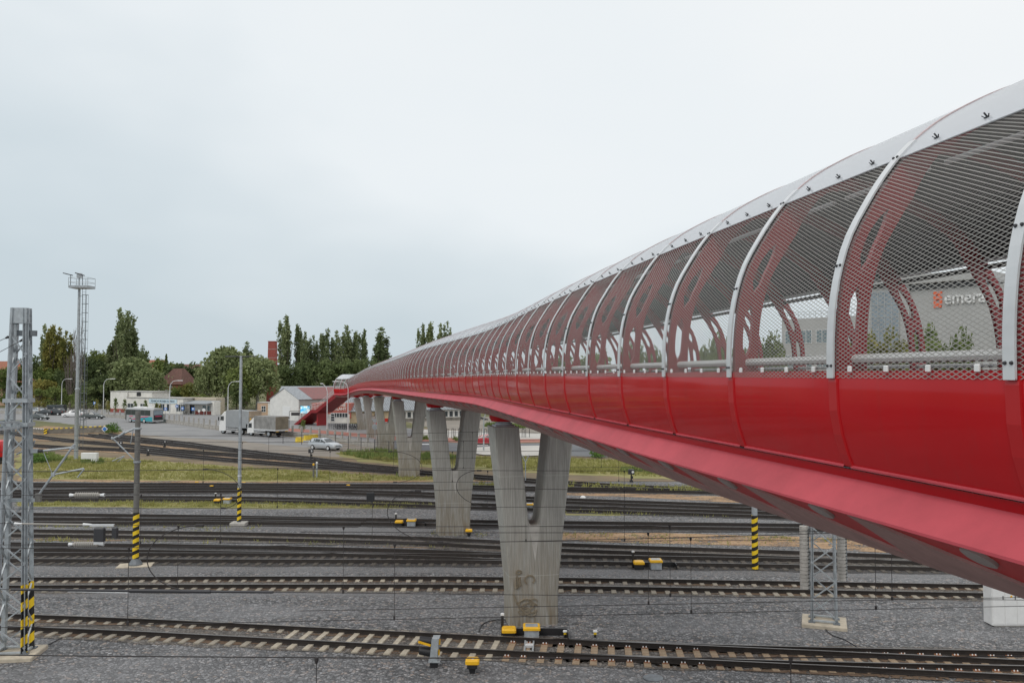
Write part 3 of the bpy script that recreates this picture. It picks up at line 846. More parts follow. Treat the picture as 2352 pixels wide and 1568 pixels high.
g = tufts('weeds', [[(775, 1040), (870, 1036), (960, 1044), (1100, 1056), (950, 1062), (830, 1052)], [(915, 1090), (960, 1090), (962, 1094), (912, 1094)], [(1430, 1078), (1520, 1080), (1560, 1092), (1420, 1086)], [(60, 1046), (120, 1044), (165, 1058), (60, 1066)], [(190, 1058), (235, 1060), (235, 1066), (190, 1066)]], 2600, .35, .8, 'grass_green')
tag(g, 'taller green weeds round the third pier and beside the mast on the left', 'weeds', kind='stuff')
g = tufts('weeds', [[(80, 1206), (600, 1208), (600, 1214), (80, 1212)], [(430, 1218), (520, 1216), (520, 1222), (430, 1224)], [(80, 1234), (700, 1240), (1130, 1252), (1130, 1262), (700, 1250), (80, 1243)], [(990, 1220), (1120, 1222), (1120, 1234), (990, 1230)], [(1290, 1170), (1700, 1184), (1700, 1190), (1290, 1178)], [(1290, 1224), (1700, 1228), (2000, 1242), (1700, 1252), (1290, 1244)]], 900, .06, .25, 'grass')
tag(g, 'sparse weeds scattered along the sandy strips between the dark tracks', 'weeds', kind='stuff')
g = tufts('weeds', [[(1040, 1008), (1115, 1010), (1118, 1016), (1040, 1013)], [(963, 1006), (985, 1007), (985, 1010), (963, 1010)], [(1250, 1004), (1300, 1004), (1310, 1008), (1250, 1008)], [(1130, 974), (1300, 980), (1260, 986), (1110, 980)]], 900, .4, 1.0, 'grass_green')
tag(g, 'green verge weeds by the bicycle stands beyond the road', 'weeds', kind='stuff')
# ------------------------------------------------------------------ tracks
def rail_mesh(line, a, b, off, full, m='rail'):
    n = max(2, int((b - a) / (1.0 if full else 2.5)))
    prof = [(-.075, 0), (-.075, .02), (-.012, .04), (-.012, .14), (-.036, .152), (-.036, .188), (.036, .188), (.036, .152), (.012, .14), (.012, .04), (.075, .02), (.075, 0)] if full else [(-.06, 0), (-.035, .15), (-.035, .188), (.035, .188), (.035, .15), (.06, 0)]
    top = 5 if full else 2
    mb = MB(); rings = []
    for k in range(n + 1):
        d = lerp(a, b, k / n); p = line.at(d); t = line.tan(d); nn = Vector((-t.y, t.x, 0))
        rings.append([Vector((p.x, p.y, 0)) + nn * (off + u) + Vector((0, 0, z + .03)) for u, z in prof])
    mb.loft(rings, True, True)
    q = len(prof)
    for i in range(n): mb.mi[i * q + top] = 1
    return mb
def ext(P, a=26, b=26):
    P = [Vector((p.x, p.y, 0)) for p in P]
    return [P[0] + (P[0] - P[1]).normalized() * a] + P + [P[-1] + (P[-1] - P[-2]).normalized() * b]
slp = {}
def sleeper_obj(kind, L):
    mb = MB()
    if kind in ('concrete', 'dull', 'pale'):
        rings = []
        mid = .045 if kind == 'concrete' else -.03
        for y, w, z in ((-L / 2, .125, .05), (-.95, .125, .055), (-.52, .115, .045), (-.3, .11, mid), (.3, .11, mid), (.52, .115, .045), (.95, .125, .055), (L / 2, .125, .05)):
            rings.append([Vector((-w * 1.15, y, -.05)), Vector((w * 1.15, y, -.05)), Vector((w * .85, y, z)), Vector((-w * .85, y, z))])
        mb.loft(rings, True, True); return mb, 'sleeper_dull' if kind == 'dull' else 'sleeper'
    mb.bbox((0, 0, -.005), (.25, L, .08), .015)
    return mb, 'sleeper_wood' if kind == 'wood' else 'sleeper_dark'
def track(label, px, sl=None, bed='ballast_dark', full=False, w=2.75, z=.19, kind_at=None, rng=(-60, 2420), eL=26, eR=26):
    P = ext([G(x, y, z) for x, y in px], eL, eR)
    line = Line(catmull(P, 1.5))
    mid = line.at(line.len / 2)
    root = thing('railway_track', label, 'railway track', (mid.x, mid.y, 0), 'railway tracks across the yard')
    for off in (-.752, .752): rail_mesh(line, 0, line.len, off, full).build('rail', ['rail_side', 'rail_top'], root)
    if bed:
        mb = MB(); n = int(line.len / 1.2); L_, R_ = [], []
        for k in range(n + 1):
            d = line.len * k / n; p = line.at(d); t = line.tan(d); nn = Vector((-t.y, t.x, 0))
            L_.append(p + nn * (w / 2 + rg.uniform(-.16, .16))); R_.append(p - nn * (w / 2 + rg.uniform(-.16, .16)))
        zz = track.zb; track.zb += .0007
        for q in L_ + R_: q.z = zz
        mb.loft([[a, b] for a, b in zip(R_, L_)], closed=False); mb.build('ballast', bed, root)
    if full:
        for off in (-.752, .752):
            mb = MB(); n = int(line.len / 2); Q = []
            for k in range(n + 1):
                d = line.len * k / n; p = line.at(d); t = line.tan(d); nn = Vector((-t.y, t.x, 0)); Q.append([p + nn * (off - .38) + Vector((0, 0, track.zb + .012)), p + nn * (off + .38) + Vector((0, 0, track.zb + .012))])
            mb.loft(Q, closed=False); mb.build('rust_stain', 'rust_stain', root)
    if sl:
        d = .3; base = {}
        lst = []
        while d < line.len:
            p = line.at(d); r = p - CAM; sx = 1176 + F * p.x / p.y
            if rng[0] < sx < rng[1]: lst.append((d, p, sx))
            d += .605
        for d, p, sx in lst:
            kd = kind_at(sx) if kind_at else sl
            t = line.tan(d); rz = math.atan2(t.y, t.x)
            if kd not in base:
                L = 2.6
                mb, m = sleeper_obj(kd, L); o = mb.build('sleeper', m, None); base[kd] = o
                plates = []
                if kd == 'wood':
                    for yy in (-.752, .752):
                        q = MB(); q.bbox((0, yy, .045), (.2, .42, .02), .005)
                        for sy in (-.15, .15):
                            for sx_ in (-.055, .055): q.lathe((sx_, yy + sy, .055), [(.022, 0), (.022, .035), (.012, .05)], 8, 1)
                        pl = q.build('tie_plate', ['rust', 'white'], None); pl.parent = o; plates.append(pl)
                    o['_pl'] = 1
                base[kd + '_p'] = plates; first = True
                c = o
            else:
                c = base[kd].copy(); COL.objects.link(c)
                for pl in base[kd + '_p']:
                    e = pl.copy(); COL.objects.link(e); e.parent = c
            c.parent = root
            c.location = (p.x - mid.x + rg.uniform(-.015, .015), p.y - mid.y, rg.uniform(.012, .022)); c.rotation_euler = (0, 0, rz + rg.uniform(-.012, .012))
    return line
track.zb = .022
TA = track('nearest railway track with pale concrete sleepers turning to rusty plated ones', [(76, 1425.5), (304, 1434.3), (588, 1448.5), (900, 1464.5), (1273, 1483), (1780, 1500), (2352, 1512)], 'concrete', 'ballast_brown', True, 2.9,
           kind_at=lambda sx: 'wood' if sx > 1165 else ('concrete' if sx > 640 else 'dull'))
track('branching railway track curving off the nearest line at lower right', [(1330, 1485.5), (1560, 1496), (1780, 1506), (2060, 1519), (2352, 1532.5)], None, None, True, eL=1)
TB = track('second railway track from the front with evenly spaced pale sleepers', [(30, 1335), (590, 1332.8), (1149, 1334.2), (1723, 1342.6), (2278, 1352.5)], 'dull', 'ballast_brown', True, 2.9, kind_at=lambda sx: 'pale' if 770 < sx < 960 else 'dull')
track('third track from the front, two dark rails passing the striped post foot', [(76, 1276), (588, 1277), (1145, 1279.5), (1289, 1281), (1724, 1287.5), (2132, 1295)], 'dark', 'ballast_dark', False, 3.0)
track('short dark track merging into the third track from the left', [(30, 1251.5), (300, 1255), (588, 1259.5), (790, 1264), (1000, 1270), (1145, 1276)], None, 'ballast_dark', eR=2)
track('dark track running from upper left down to the right behind the nearest pier', [(76, 1221), (588, 1228.5), (998, 1240), (1145, 1247), (1289, 1253), (1724, 1268), (2132, 1283)], None, 'ballast_brown')
track('straight dark track behind the lamp post with the striped foot', [(76, 1182), (588, 1189), (998, 1197), (1297, 1201), (1724, 1206), (2000, 1209.5)], None, 'ballast_dark')
track('dark crossover track joining the straight track on the left', [(0, 1193), (300, 1193.5), (560, 1193), (800, 1195.5)], None, 'ballast_dark', eR=1)
track('middle dark track just in front of the narrow grass strip', [(76, 1141.5), (588, 1144), (998, 1156), (1297, 1165), (1645, 1175), (2000, 1188)], None, 'ballast_dark')
track('dark track between the two middle grass strips', [(0, 1128), (300, 1124), (588, 1123), (998, 1134), (1297, 1147), (1645, 1159), (2000, 1170)], None, 'ballast_dark')
track('dark track along the lower edge of the wide grass strip', [(76, 1111), (588, 1113), (998, 1115.5), (1297, 1121), (1645, 1126), (1900, 1133)], None, 'ballast_dark')
track('far track sloping down from the loading wall past the third pier', [(30, 994), (73, 999.5), (171, 1011), (314, 1023), (402, 1033), (548, 1043.5), (709, 1055), (906, 1077.5), (1085, 1091.5), (1301, 1107), (1500, 1118), (1645, 1123)], None, 'ballast_dark')
track('far track starting beside the blue diamond sign', [(198, 997), (314, 1010.5), (402, 1019), (548, 1033), (709, 1050.5), (840, 1068), (906, 1074)], None, 'ballast_dark', eL=1, eR=2)
track('farthest track, nearest to the car park edge', [(244, 995.5), (325, 1006), (402, 1013.5), (500, 1026), (600, 1039), (709, 1052)], None, 'ballast_dark', eL=1, eR=2)
track('far track running along the upper edge of the wide grass strip', [(30, 1017), (111, 1023.5), (325, 1034), (402, 1042), (548, 1055.5), (709, 1067), (850, 1076), (906, 1079.5)], None, 'ballast_dark', eR=2)
# ------------------------------------------------------------------ overhead lines
def overhead(label, c0, c1, xa, xb, zc=5.5, hm=1.36, drops=(), contact=True, r=.0065, jumper=None):
    a, b = G(*c0, zc), G(*c1, zc)
    d = (b - a) / (b.x - a.x)
    pt = lambda x: a + d * (x - a.x)
    mid = pt((xa + xb) / 2)
    root = thing('overhead_line', label, 'overhead wires', (mid.x, mid.y, zc), 'overhead line wires over the tracks')
    if contact: MB().tube(pt(xa), pt(xb), r, None, 4).build('contact_wire', 'wire', root)
    def zm(x):
        k = ((x - xa) / 24) % 1.0; return hm + .12 * ((2 * k - 1) ** 2)
    n = max(4, int((xb - xa) / 3))
    xs = [lerp(xa, xb, k / n) for k in range(n + 1)]
    MB().path([pt(x) + Vector((0, 0, zm(x))) for x in xs], r * 1.1, 4).build('messenger_wire', 'wire', root)
    for px in drops:
        x = min((lerp(xa, xb, k / 4000) for k in range(4001)), key=lambda q: abs(1176 + F * pt(q).x / pt(q).y - px))
        mb = MB(); mb.tube(pt(x), pt(x) + Vector((0, 0, zm(x))), r * .8, None, 4)
        mb.box(pt(x) + Vector((0, 0, .025)), (.035, .03, .07)); mb.lathe(pt(x) + Vector((0, 0, zm(x) - .07)), [(.01, 0), (.024, .04), (.024, .07)], 6)
        mb.build('dropper', 'wire', root)
    return root, pt, zm
L3 = overhead('nearest overhead wire crossing low in front of the bottom track', (730, 1780), (1500, 1785), -14, 14, zc=5.5, hm=1.3, drops=(733, 1808), r=.007)
L2 = overhead('overhead wires rising slightly to the right in front of the nearest pier', (588, 1428), (2352, 1391), -16, 20, hm=1.36, drops=(304, 909, 1583, 2003), r=.007)
L2b = overhead('overhead wires slanting upwards across the right lattice mast foot', (588, 1404), (2352, 1371), -4, 20, hm=1.36, drops=(1486, 2040), r=.007)
L1 = overhead('overhead wires with a looped jumper hanging before the striped catenary post', (588, 1358.8), (2352, 1377), -18, 21, hm=1.34, drops=(416, 792, 1536), r=.0072)
L4 = overhead('overhead wires carrying two grey ribbed insulators on the left', (76, 1250), (1190, 1243), -24, 24, hm=1.28, drops=(330, 511, 857, 1208, 1432), r=.008)
L5 = overhead('overhead wires at mid distance in front of the second pier', (588, 1166), (1190, 1164), -32, 34, hm=1.2, drops=(640, 858, 1120, 1432), r=.009)
L6 = overhead('overhead wires passing in front of the third pier', (588, 1108), (1190, 1106), -38, 40, hm=1.25, drops=(470, 760, 1040, 1420), r=.0095)
L7 = overhead('thin far overhead wires level with the silver estate car', (588, 1078), (1190, 1074), -44, 46, hm=1.25, drops=(560, 905, 1065, 1380), r=.010)
L8 = overhead('farthest overhead wires crossing at the height of the road', (588, 1056), (1190, 1051), -50, 52, hm=1.25, drops=(620, 1085, 1300), r=.011)
def insulator(mb, a, b, r=.075, n=11):
    a, b = Vector(a), Vector(b); d = b - a; L = d.length; u = d.normalized()
    mb.tube(a, a + u * L * .14, .05, .03, 8, 1); mb.tube(b - u * L * .14, b, .03, .05, 8, 1)
    prof = []
    c0, c1 = .16 * L, .84 * L
    mb.tube(a + u * .12 * L, b - u * .12 * L, r * .55, None, 8, 0)
    for k in range(n):
        q = a + u * lerp(c0, c1, (k + .5) / n); w = (c1 - c0) / n * .62
        mb.tube(q - u * w / 2, q + u * w / 2, r, r * .8, 10, 0)
root, pt, zm = L4
for z in (zm(-12.4), 0):
    mb = MB(); x0, x1 = pt(-11.62), pt(-10.72)
    insulator(mb, x0 + Vector((0, 0, z)), x1 + Vector((0, 0, z))); mb.build('insulator', ['insulator', 'alu'], root)
root, pt, zm = L1
mb = MB(); a, b = pt(-10.2) + Vector((0, 0, zm(-10.2))), pt(-8.9) + Vector((0, 0, zm(-8.9)))
mb.tube(a, b, .018, None, 6); mb.tube(a - (b - a) * .12, a, .035, .02, 6, 1); mb.tube(b, b + (b - a) * .14, .035, .02, 6, 1); mb.build('tension_rod', ['insulator', 'alu'], root)
mb = MB(); c = pt(-8.55) + Vector((0, 0, zm(-8.55) - .2)); mb.bbox(c, (.22, .10, .28), .02); mb.box(c - Vector((0, 0, .17)), (.2, .1, .05), 0, 1); mb.bbox(c + Vector((.32, 0, .04)), (.12, .08, .22), .02)
mb.box(c + Vector((.05, 0, .19)), (.5, .05, .04), 0, 1); mb.build('damper_block', ['dark_metal', 'alu'], root)
mb = MB(); mb.path([pt(x) + Vector((0, 0, .0)) for x in (-10.4, -7.9)], .03, 6); mb.tube(pt(-7.9), pt(-6.2), .045, None, 6); mb.tube(pt(-6.2), pt(-4.9), .03, None, 6); mb.build('section_insulator', 'dark_metal', root)
mb = MB(); mb.tube(pt(-9.2) + Vector((0, 0, -.03)), pt(-7.9) + Vector((0, 0, -.04)), .014, None, 5); mb.build('contact_splice', 'alu', root)
def jumper(L, xa, xb, bulge):
    root, pt, zm = L
    A0 = pt(xa) + Vector((0, 0, zm(xa))); B0 = pt(xb); mid = (A0 + B0) / 2 + Vector((bulge, 0, 0))
    P = []
    for k in range(25):
        t = k / 24; ang = lerp(-PI / 2, PI / 2, t)
        P.append(Vector((lerp(A0.x, B0.x, t) + bulge * math.cos(ang), lerp(A0.y, B0.y, t), lerp(A0.z, B0.z, .5 + .5 * math.sin(ang)))))
    mb = MB(); mb.path(P, .011, 5); mb.box(A0, (.16, .05, .05)); mb.box(B0, (.16, .05, .05)); mb.build('jumper_cable', 'wire', root)
jumper(L1, -6.45, -6.5, -1.05); jumper(L5, -10.2, -9.6, .85); jumper(L4, -2.5, -1.9, -1.1)
jumper(L6, -5.0, -4.8, 1.2); jumper(L5, -1.1, -.6, -1.0)
# ------------------------------------------------------------------ masts and posts
def lattice_mast(label, c, rz, w0, d0, w1, d1, h, np_, hazard=True, cap=True, group='lattice masts', lw=.15):
    root = thing('lattice_mast', label, 'mast', (c[0], c[1], 0), group)
    R = Matrix.Rotation(rz, 3, 'Z')
    def P(sx, sy, z):
        k = z / h; return Vector(c) + R @ Vector((sx * lerp(w0, w1, k) / 2, sy * lerp(d0, d1, k) / 2, z))
    cor = [(-1, -1), (1, -1), (1, 1), (-1, 1)]
    for sx, sy in cor:
        mb = MB(); a, b = P(sx, sy, .12), P(sx, sy, h)
        mb.bar(a + R @ Vector((-sx * lw * .45, 0, 0)), b + R @ Vector((-sx * lw * .45, 0, 0)), lw, .016); mb.bar(a + R @ Vector((0, -sy * lw * .45, 0)), b + R @ Vector((0, -sy * lw * .45, 0)), .016, lw)
        mb.bar(a, b, .03, .03); mb.build('leg', 'steel', root)
    for f in range(4):
        a, b = cor[f], cor[(f + 1) % 4]; mb = MB(); top = h - .95 if cap else h - .1
        for k in range(np_):
            z0, z1 = .35 + (top - .35) * k / np_, .35 + (top - .35) * (k + 1) / np_
            if (k + f) % 2: mb.bar(P(*a, z0), P(*b, z1), .05, .045)
            else: mb.bar(P(*b, z0), P(*a, z1), .05, .045)
        mb.bar(P(*a, .22), P(*b, .22), .09, .06)
        mb.build('bracing', 'steel', root)
    if cap:
        mb = MB(); e = .03
        rings = [[P(sx, sy, z) + R @ Vector((sx * e, sy * e, 0)) for sx, sy in cor] for z in (h - .55, h)]
        mb.loft(rings, True, True); mb.build('cap', 'steel', root)
    mb = MB(); mb.bbox((c[0], c[1], .0), (w0 + .75, d0 + .75, .3), .03, rz); mb.build('footing', 'slab', root)
    for sx, sy in cor:
        mb = MB(); q = P(sx, sy, .16); mb.bbox(q, (.26, .26, .05), .01, rz); mb.tube(q, q + Vector((0, 0, .12)), .09, .05, 6); mb.build('base_plate', 'steel_dark', root)
    if hazard:
        for sx, sy in ((1, -1), (1, 1)):
            mb = MB(); a, b = P(sx, sy, .2), P(sx, sy, 2.55)
            off = R @ Vector((-sx * lw * .44, -sy * .006, 0)); o2 = R @ Vector((-sx * .006, -sy * lw * .44, 0))
            mb.bar(a + off, b + off, lw + .016, .03); mb.bar(a + o2, b + o2, .03, lw + .016); mb.build('hazard_band', 'hazard_wide', root)
    return root, P, R
base = G(31, 1506)
mroot, MP, MR = lattice_mast('tall grey lattice mast with hazard striped legs at the left edge', (base.x, base.y, 0), math.radians(8), 1.0, .70, .48, .38, 12.3, 15)
def ctube(parent, pts, r, name, m='alu', n=8):
    return MB().path(pts, r, n).build(name, m, parent, True)
Ym = base.y
def am(px, py, dy=0): return A(px, py, Ym + dy)
mb = MB(); mb.tube(am(99, 1034.5), am(168, 1027), .035, None, 8); mb.tube(am(170, 1021), am(91, 1133), .04, None, 8); mb.tube(am(122, 1089.5), am(193, 1075.5), .03, None, 8)
mb.tube(am(99, 1036), am(121, 1089), .012, None, 5); mb.box(am(168, 1027), (.12, .08, .1)); mb.box(am(122, 1089.5), (.12, .08, .12)); mb.tube(am(193, 1077), am(178, 1096), .03, .022, 6); mb.tube(am(168, 1030), am(172, 1020), .03, None, 6)
mb.build('cantilever', 'steel', mroot)
mb = MB(); mb.bar(am(72, 1035), am(88, 1035), .12, .14); mb.tube(am(88, 1035), am(99, 1034.5), .06, None, 8, 1); mb.bar(am(9, 1148), am(83, 1148), .10, .11); mb.bbox(am(88, 1142), (.22, .12, .3), .02, 0, 2); mb.build('bracket', ['steel', 'dark_metal', 'grey_post'], mroot)
mb = MB(); mb.tube(am(62, 1035, .4), am(80, 1012, .4), .03, None, 6); mb.tube(am(80, 1012, .4), am(68, 1045, .4), .025, None, 6); mb.tube(am(75, 1045, .4), am(45, 1120, .4), .03, None, 6); mb.tube(am(62, 1031), am(38, 1043), .03, None, 6); mb.build('far_cantilever', 'steel', mroot)
mb = MB()
for (x0, y0_, dy0), (x1, y1_, dy1) in (((44, 968, -.4), (-160, 985, -3.2)), ((44, 981, -.4), (-160, 1003, -3.2)), ((30, 966, .1), (-160, 979, -2.6)), ((30, 979, .1), (-160, 997, -2.6))):
    mb.bar(am(x0, y0_, dy0), am(x1, y1_, dy1), .10, .08)
for k in range(12):
    t = k / 12; mb.bar(am(lerp(44, -160, t), lerp(968, 985, t), lerp(-.4, -3.2, t)), am(lerp(44, -160, t), lerp(981, 1003, t), lerp(-.4, -3.2, t)), .05, .05)
mb.build('gantry_beam', 'steel', mroot)
mb = MB()
for pz in (9.0, 8.15):
    mb.bar(MP(-1.35, -1.15, pz), MP(1.3, -1.15, pz), .10, .14); mb.bar(MP(-1.35, 1.15, pz), MP(1.3, 1.15, pz), .10, .14); mb.bar(MP(1.2, -1.2, pz), MP(1.2, 1.2, pz), .1, .14)
mb.build('clamp_frame', 'steel', mroot)
q = am(76, 765); mb = MB(); mb.bar(am(40, 765), am(84, 765.5), .10, .20); mb.build('top_bracket', 'steel_dark', mroot)
for (x0, y0_), (x1, y1_), lab in (((27, 770), (-80, 818), 'upper thin stay wire running from the left mast head out of view'), ((64, 774), (-80, 850), 'lower thin stay wire running from the left mast out of view')):
    mb = MB(); a, b = am(x0, y0_), am(x1, y1_, -2); mb.tube(a, b, .011, None, 5); mb.tube(a.lerp(b, .08), a.lerp(b, .14), .05, .03, 6)
    tag(mb.build('stay_wire', 'wire'), lab, 'wire')
b2 = G(1893, 1433)
r2, P2, R2 = lattice_mast('short grey lattice mast between two hanging weight stacks under the bridge', (b2.x, b2.y, 0), math.radians(-20), .92, .74, .72, .6, 8.9, 12, hazard=False, cap=False, lw=.10)
def weights(px, label, zb, zt, Yw):
    p = A(px, 1200, Yw); root = thing('tension_weight', label, 'counterweight', (p.x, p.y, zb), 'concrete counterweights beside the mast')
    n = 17; mb = MB(); h = (zt - zb) / n
    for k in range(n):
        mb.lathe((p.x, p.y, zb + k * h), [(.15, 0.0), (.172, .012), (.172, h - .014), (.15, h - .004)], 18); mb.box((p.x + .12, p.y - .11, zb + (k + .12) * h), (.10, .07, .022), 0, 1)
    mb.build('disc_stack', ['concrete', 'black'], root, True)
    mb = MB(); mb.tube((p.x, p.y, zt), (p.x, p.y, zt + 1.4), .015, None, 5); mb.box((p.x, p.y, zt + .35), (.08, .05, .2)); mb.tube((p.x + .2, p.y, zb), (p.x + .2, p.y, zt + 1.2), .02, None, 5); mb.build('hanger', 'steel', root)
weights(1846, 'grey stack of concrete counterweight discs hanging left of the short lattice mast', 1.35, 3.85, b2.y + .2)
weights(1932, 'grey stack of concrete counterweight discs hanging right of the short lattice mast', 1.5, 3.9, b2.y + .9)
def catenary_post(label, px, py, h, r0, r1, band, foot=True, m='grey_post'):
    p = G(px, py); root = thing('catenary_post', label, 'post', (p.x, p.y, 0), 'round catenary posts')
    MB().tube((p.x, p.y, 0.1), (p.x, p.y, h), r0, r1, 16).build('pole', m, root, True)
    mb = MB(); mb.lathe((p.x, p.y, 0), [(r0 + .006, band[0]), (r0 + .005, band[1])], 20); mb.build('hazard_band', 'hazard', root, True)
    if foot:
        mb = MB(); mb.bbox((p.x, p.y, .0), (1.7, .95, .12), .02, .2); mb.build('footing', 'slab', root)
        mb = MB(); mb.lathe((p.x, p.y, .06), [(.34, 0), (.34, .06), (r0 + .02, .32)], 12)
        for k in range(6): a = k * PI / 3; mb.bar((p.x + .3 * math.cos(a), p.y + .3 * math.sin(a), .08), (p.x + (r0) * math.cos(a), p.y + r0 * math.sin(a), .4), .03, .03)
        mb.build('base_flange', 'steel_dark', root)
    return root, p
cr, cp = catenary_post('grey round catenary post with striped foot and two slanting arms', 311, 1299, 7.98, .15, .13, (.33, 2.75))
def ac(px, py): return A(px, py, cp.y)
mb = MB(); mb.tube(ac(315, 981), ac(259, 1007), .05, None, 8); mb.tube(ac(256, 1003), ac(313, 1060), .035, None, 8); mb.tube(ac(306, 985), ac(300, 1018), .025, None, 6); mb.box(ac(259, 1006), (.14, .1, .1)); mb.tube(ac(287, 992), ac(272, 1003), .075, .06, 8)
mb.tube(ac(284, 1047), ac(258, 1058), .03, .022, 6); mb.tube(ac(286, 1047), ac(270, 1060), .03, .022, 6)
mb.build('cantilever', 'steel', cr)
for z in (7.02, 5.3): MB().lathe((cp.x, cp.y, z), [(.17, 0), (.19, .02), (.19, .1), (.17, .12)], 16).build('collar', 'steel', cr)
catenary_post('grey round catenary post standing under the bridge with striped foot', 1734.5, 1308, 8.2, .15, .135, (.06, 2.75), False, 'steel')
# twin-arm lamp post
p = G(549, 1207); root = thing('lamp_post', 'tall slim twin lamp post with striped foot on a square block', 'lamp post', (p.x, p.y, 0))
MB().tube((p.x, p.y, .2), (p.x, p.y, 11.1), .125, .085, 14).build('pole', 'steel', root, True)
mb = MB(); mb.lathe((p.x, p.y, 0), [(.134, .3), (.131, 2.45)], 18); mb.build('hazard_band', 'hazard', root, True)
mb = MB(); mb.bbox((p.x, p.y, .1), (1.0, .8, .3), .03); mb.build('footing', 'concrete', root)
for sg in (-1, 1):
    mb = MB(); mb.tube((p.x, p.y, 11.0), (p.x + sg * .25, p.y, 11.05), .05, .04, 8); mb.bbox((p.x + sg * .62, p.y, 11.05), (.78, .3, .07), .03); mb.build('lamp_head', 'dark_metal', root)
mb = MB(); mb.lathe((p.x, p.y, 3.2), [(.13, 0), (.14, .02), (.14, .06), (.13, .08)], 12); mb.build('collar', 'alu', root)
# tall lighting tower with ladder
p = G(174.5, 1055); root = thing('lighting_tower', 'very tall grey lighting tower with caged ladder and railed platform', 'lighting tower', (p.x, p.y, 0))
Xc, Yc = p.x, p.y
mb = MB(); mb.lathe((Xc, Yc, 0), [(.23, 0), (.225, 7.9), (.27, 8.0), (.27, 8.12), (.19, 8.2), (.175, 13), (.14, 19.6)], 18); mb.build('pole', 'steel', root, True)
mb = MB()
lx = Xc + .62
for dx in (-.2, .2): mb.tube((lx + dx, Yc - .1, 1.4), (lx + dx, Yc - .1, 19.7), .025, None, 5)
for k in range(60): z = 1.6 + k * .3; mb.tube((lx - .2, Yc - .1, z), (lx + .2, Yc - .1, z), .014, None, 4)
for k in range(9): z = 2 + k * 2.1; mb.tube((Xc, Yc, z), (lx - .2, Yc - .1, z), .025, None, 5)
mb.build('ladder', 'steel_dark', root)
mb = MB()
def hoop(z): return [Vector((lx + .35 * math.cos(a) + .12, Yc - .1 + .38 * math.sin(a), z)) for a in [math.radians(lerp(-170, 170, k / 10)) for k in range(11)]]
zs = [3.5 + k * 1.03 for k in range(16)]
for z in zs: mb.path(hoop(z), .02, 4)
hp = hoop(0)
for k in (2, 4, 6, 8):
    for z0, z1 in ((zs[0], zs[8]), (zs[8] + .5, zs[-1])): mb.tube(hp[k] + Vector((0, 0, z0)), hp[k] + Vector((0, 0, z1)), .016, None, 4)
mb.build('safety_cage', 'steel_dark', root)
mb = MB(); zp = 19.75
mb.bbox((Xc + .3, Yc, zp), (2.2, 1.7, .1), .01)
mb.box((Xc + .3, Yc - .85, zp + .14), (2.2, .03, .2)); mb.box((Xc + .3, Yc + .85, zp + .14), (2.2, .03, .2)); mb.box((Xc - .8, Yc, zp + .14), (.03, 1.7, .2)); mb.box((Xc + 1.4, Yc, zp + .14), (.03, 1.7, .2))
mb.build('platform', 'steel', root)
mb = MB()
cs = [(Xc - .8, Yc - .85), (Xc + .3, Yc - .85), (Xc + 1.4, Yc - .85), (Xc + 1.4, Yc + .85), (Xc + .3, Yc + .85), (Xc - .8, Yc + .85)]
for x, y in cs: mb.tube((x, y, zp), (x, y, zp + 1.15), .03, None, 5)
for hh in (.62, 1.15):
    for a, b in zip(cs, cs[1:] + cs[:1]): mb.tube((*a, zp + hh), (*b, zp + hh), .026, None, 5)
mb.build('railing', 'steel', root)
for x, tilt in ((-.95, .25), (.42, .3)):
    mb = MB(); mb.box((Xc + x, Yc - .75, zp + 1.52), (.95, .45, .10), 0, 0, Matrix.Rotation(tilt, 3, 'Y')); mb.tube((Xc + x + .35, Yc - .8, zp), (Xc + x + .35, Yc - .8, zp + 1.45), .035, None, 6); mb.build('floodlight', 'dark_metal', root)
mb = MB(); mb.bbox((Xc + .0, Yc, zp + 1.45), (.55, .4, .55), .06); mb.tube((Xc, Yc, zp), (Xc, Yc, zp + 1.3), .06, None, 8); mb.build('floodlight', 'steel', root)
# Y shaped fence post
p = G(1207, 1103); root = thing('fence_post', 'grey Y topped steel post standing alone between the pier arms', 'post', (p.x, p.y, 0))
mb = MB(); mb.tube((p.x, p.y, 0), (p.x, p.y, 1.75), .05, None, 8); mb.build('upright', 'steel', root, True)
for sg in (-1, 1): MB().tube((p.x, p.y, 1.7), (p.x + sg * .33, p.y, 2.35), .045, None, 8).build('arm', 'steel', root, True)
# ------------------------------------------------------------------ lineside equipment
def point_machine(label, px, py, s=1.0, w=2.2, white_post=True):
    p = G(px, py); root = thing('point_machine', label, 'point machine', (p.x, p.y, 0), 'yellow lidded point machines')
    mb = MB(); mb.bbox((p.x, p.y, .22 * s), (.55 * s, .5 * s, .36 * s), .03); mb.build('housing', 'steel', root)
    mb = MB(); mb.bbox((p.x, p.y, .46 * s), (.64 * s, .6 * s, .12 * s), .04); mb.build('lid', 'yellow', root)
    mb = MB(); mb.bbox((p.x, p.y, .523 * s), (.46 * s, .4 * s, .012), .004); mb.build('lid_plate', 'steel', root)
    mb = MB(); mb.bbox((p.x - .85 * s, p.y + .05, .16 * s), (.44 * s, .42 * s, .26 * s), .03); mb.build('relay_box', 'black', root)
    mb = MB(); mb.bbox((p.x - .85 * s, p.y + .05, .35 * s), (.54 * s, .5 * s, .14 * s), .05); mb.build('relay_lid', 'yellow', root)
    mb = MB(); mb.box((p.x + w * .12, p.y + .42 * s, .12 * s), (w, .03, .3 * s)); mb.box((p.x + w * .62, p.y + .15, .12 * s), (.03, .55 * s, .3 * s)); mb.build('cable_trough', 'black', root)
    if white_post:
        mb = MB(); mb.bbox((p.x - 1.1 * s, p.y + .3 * s, .4 * s), (.10, .08, .8 * s), .01); mb.bbox((p.x - 1.1 * s, p.y + .3 * s, .84 * s), (.14, .12, .08), .02, 0, 1); mb.build('marker_post', ['black', 'white'], root)
point_machine('point machine with yellow lids at the foot of the nearest pier', 1221, 1467)
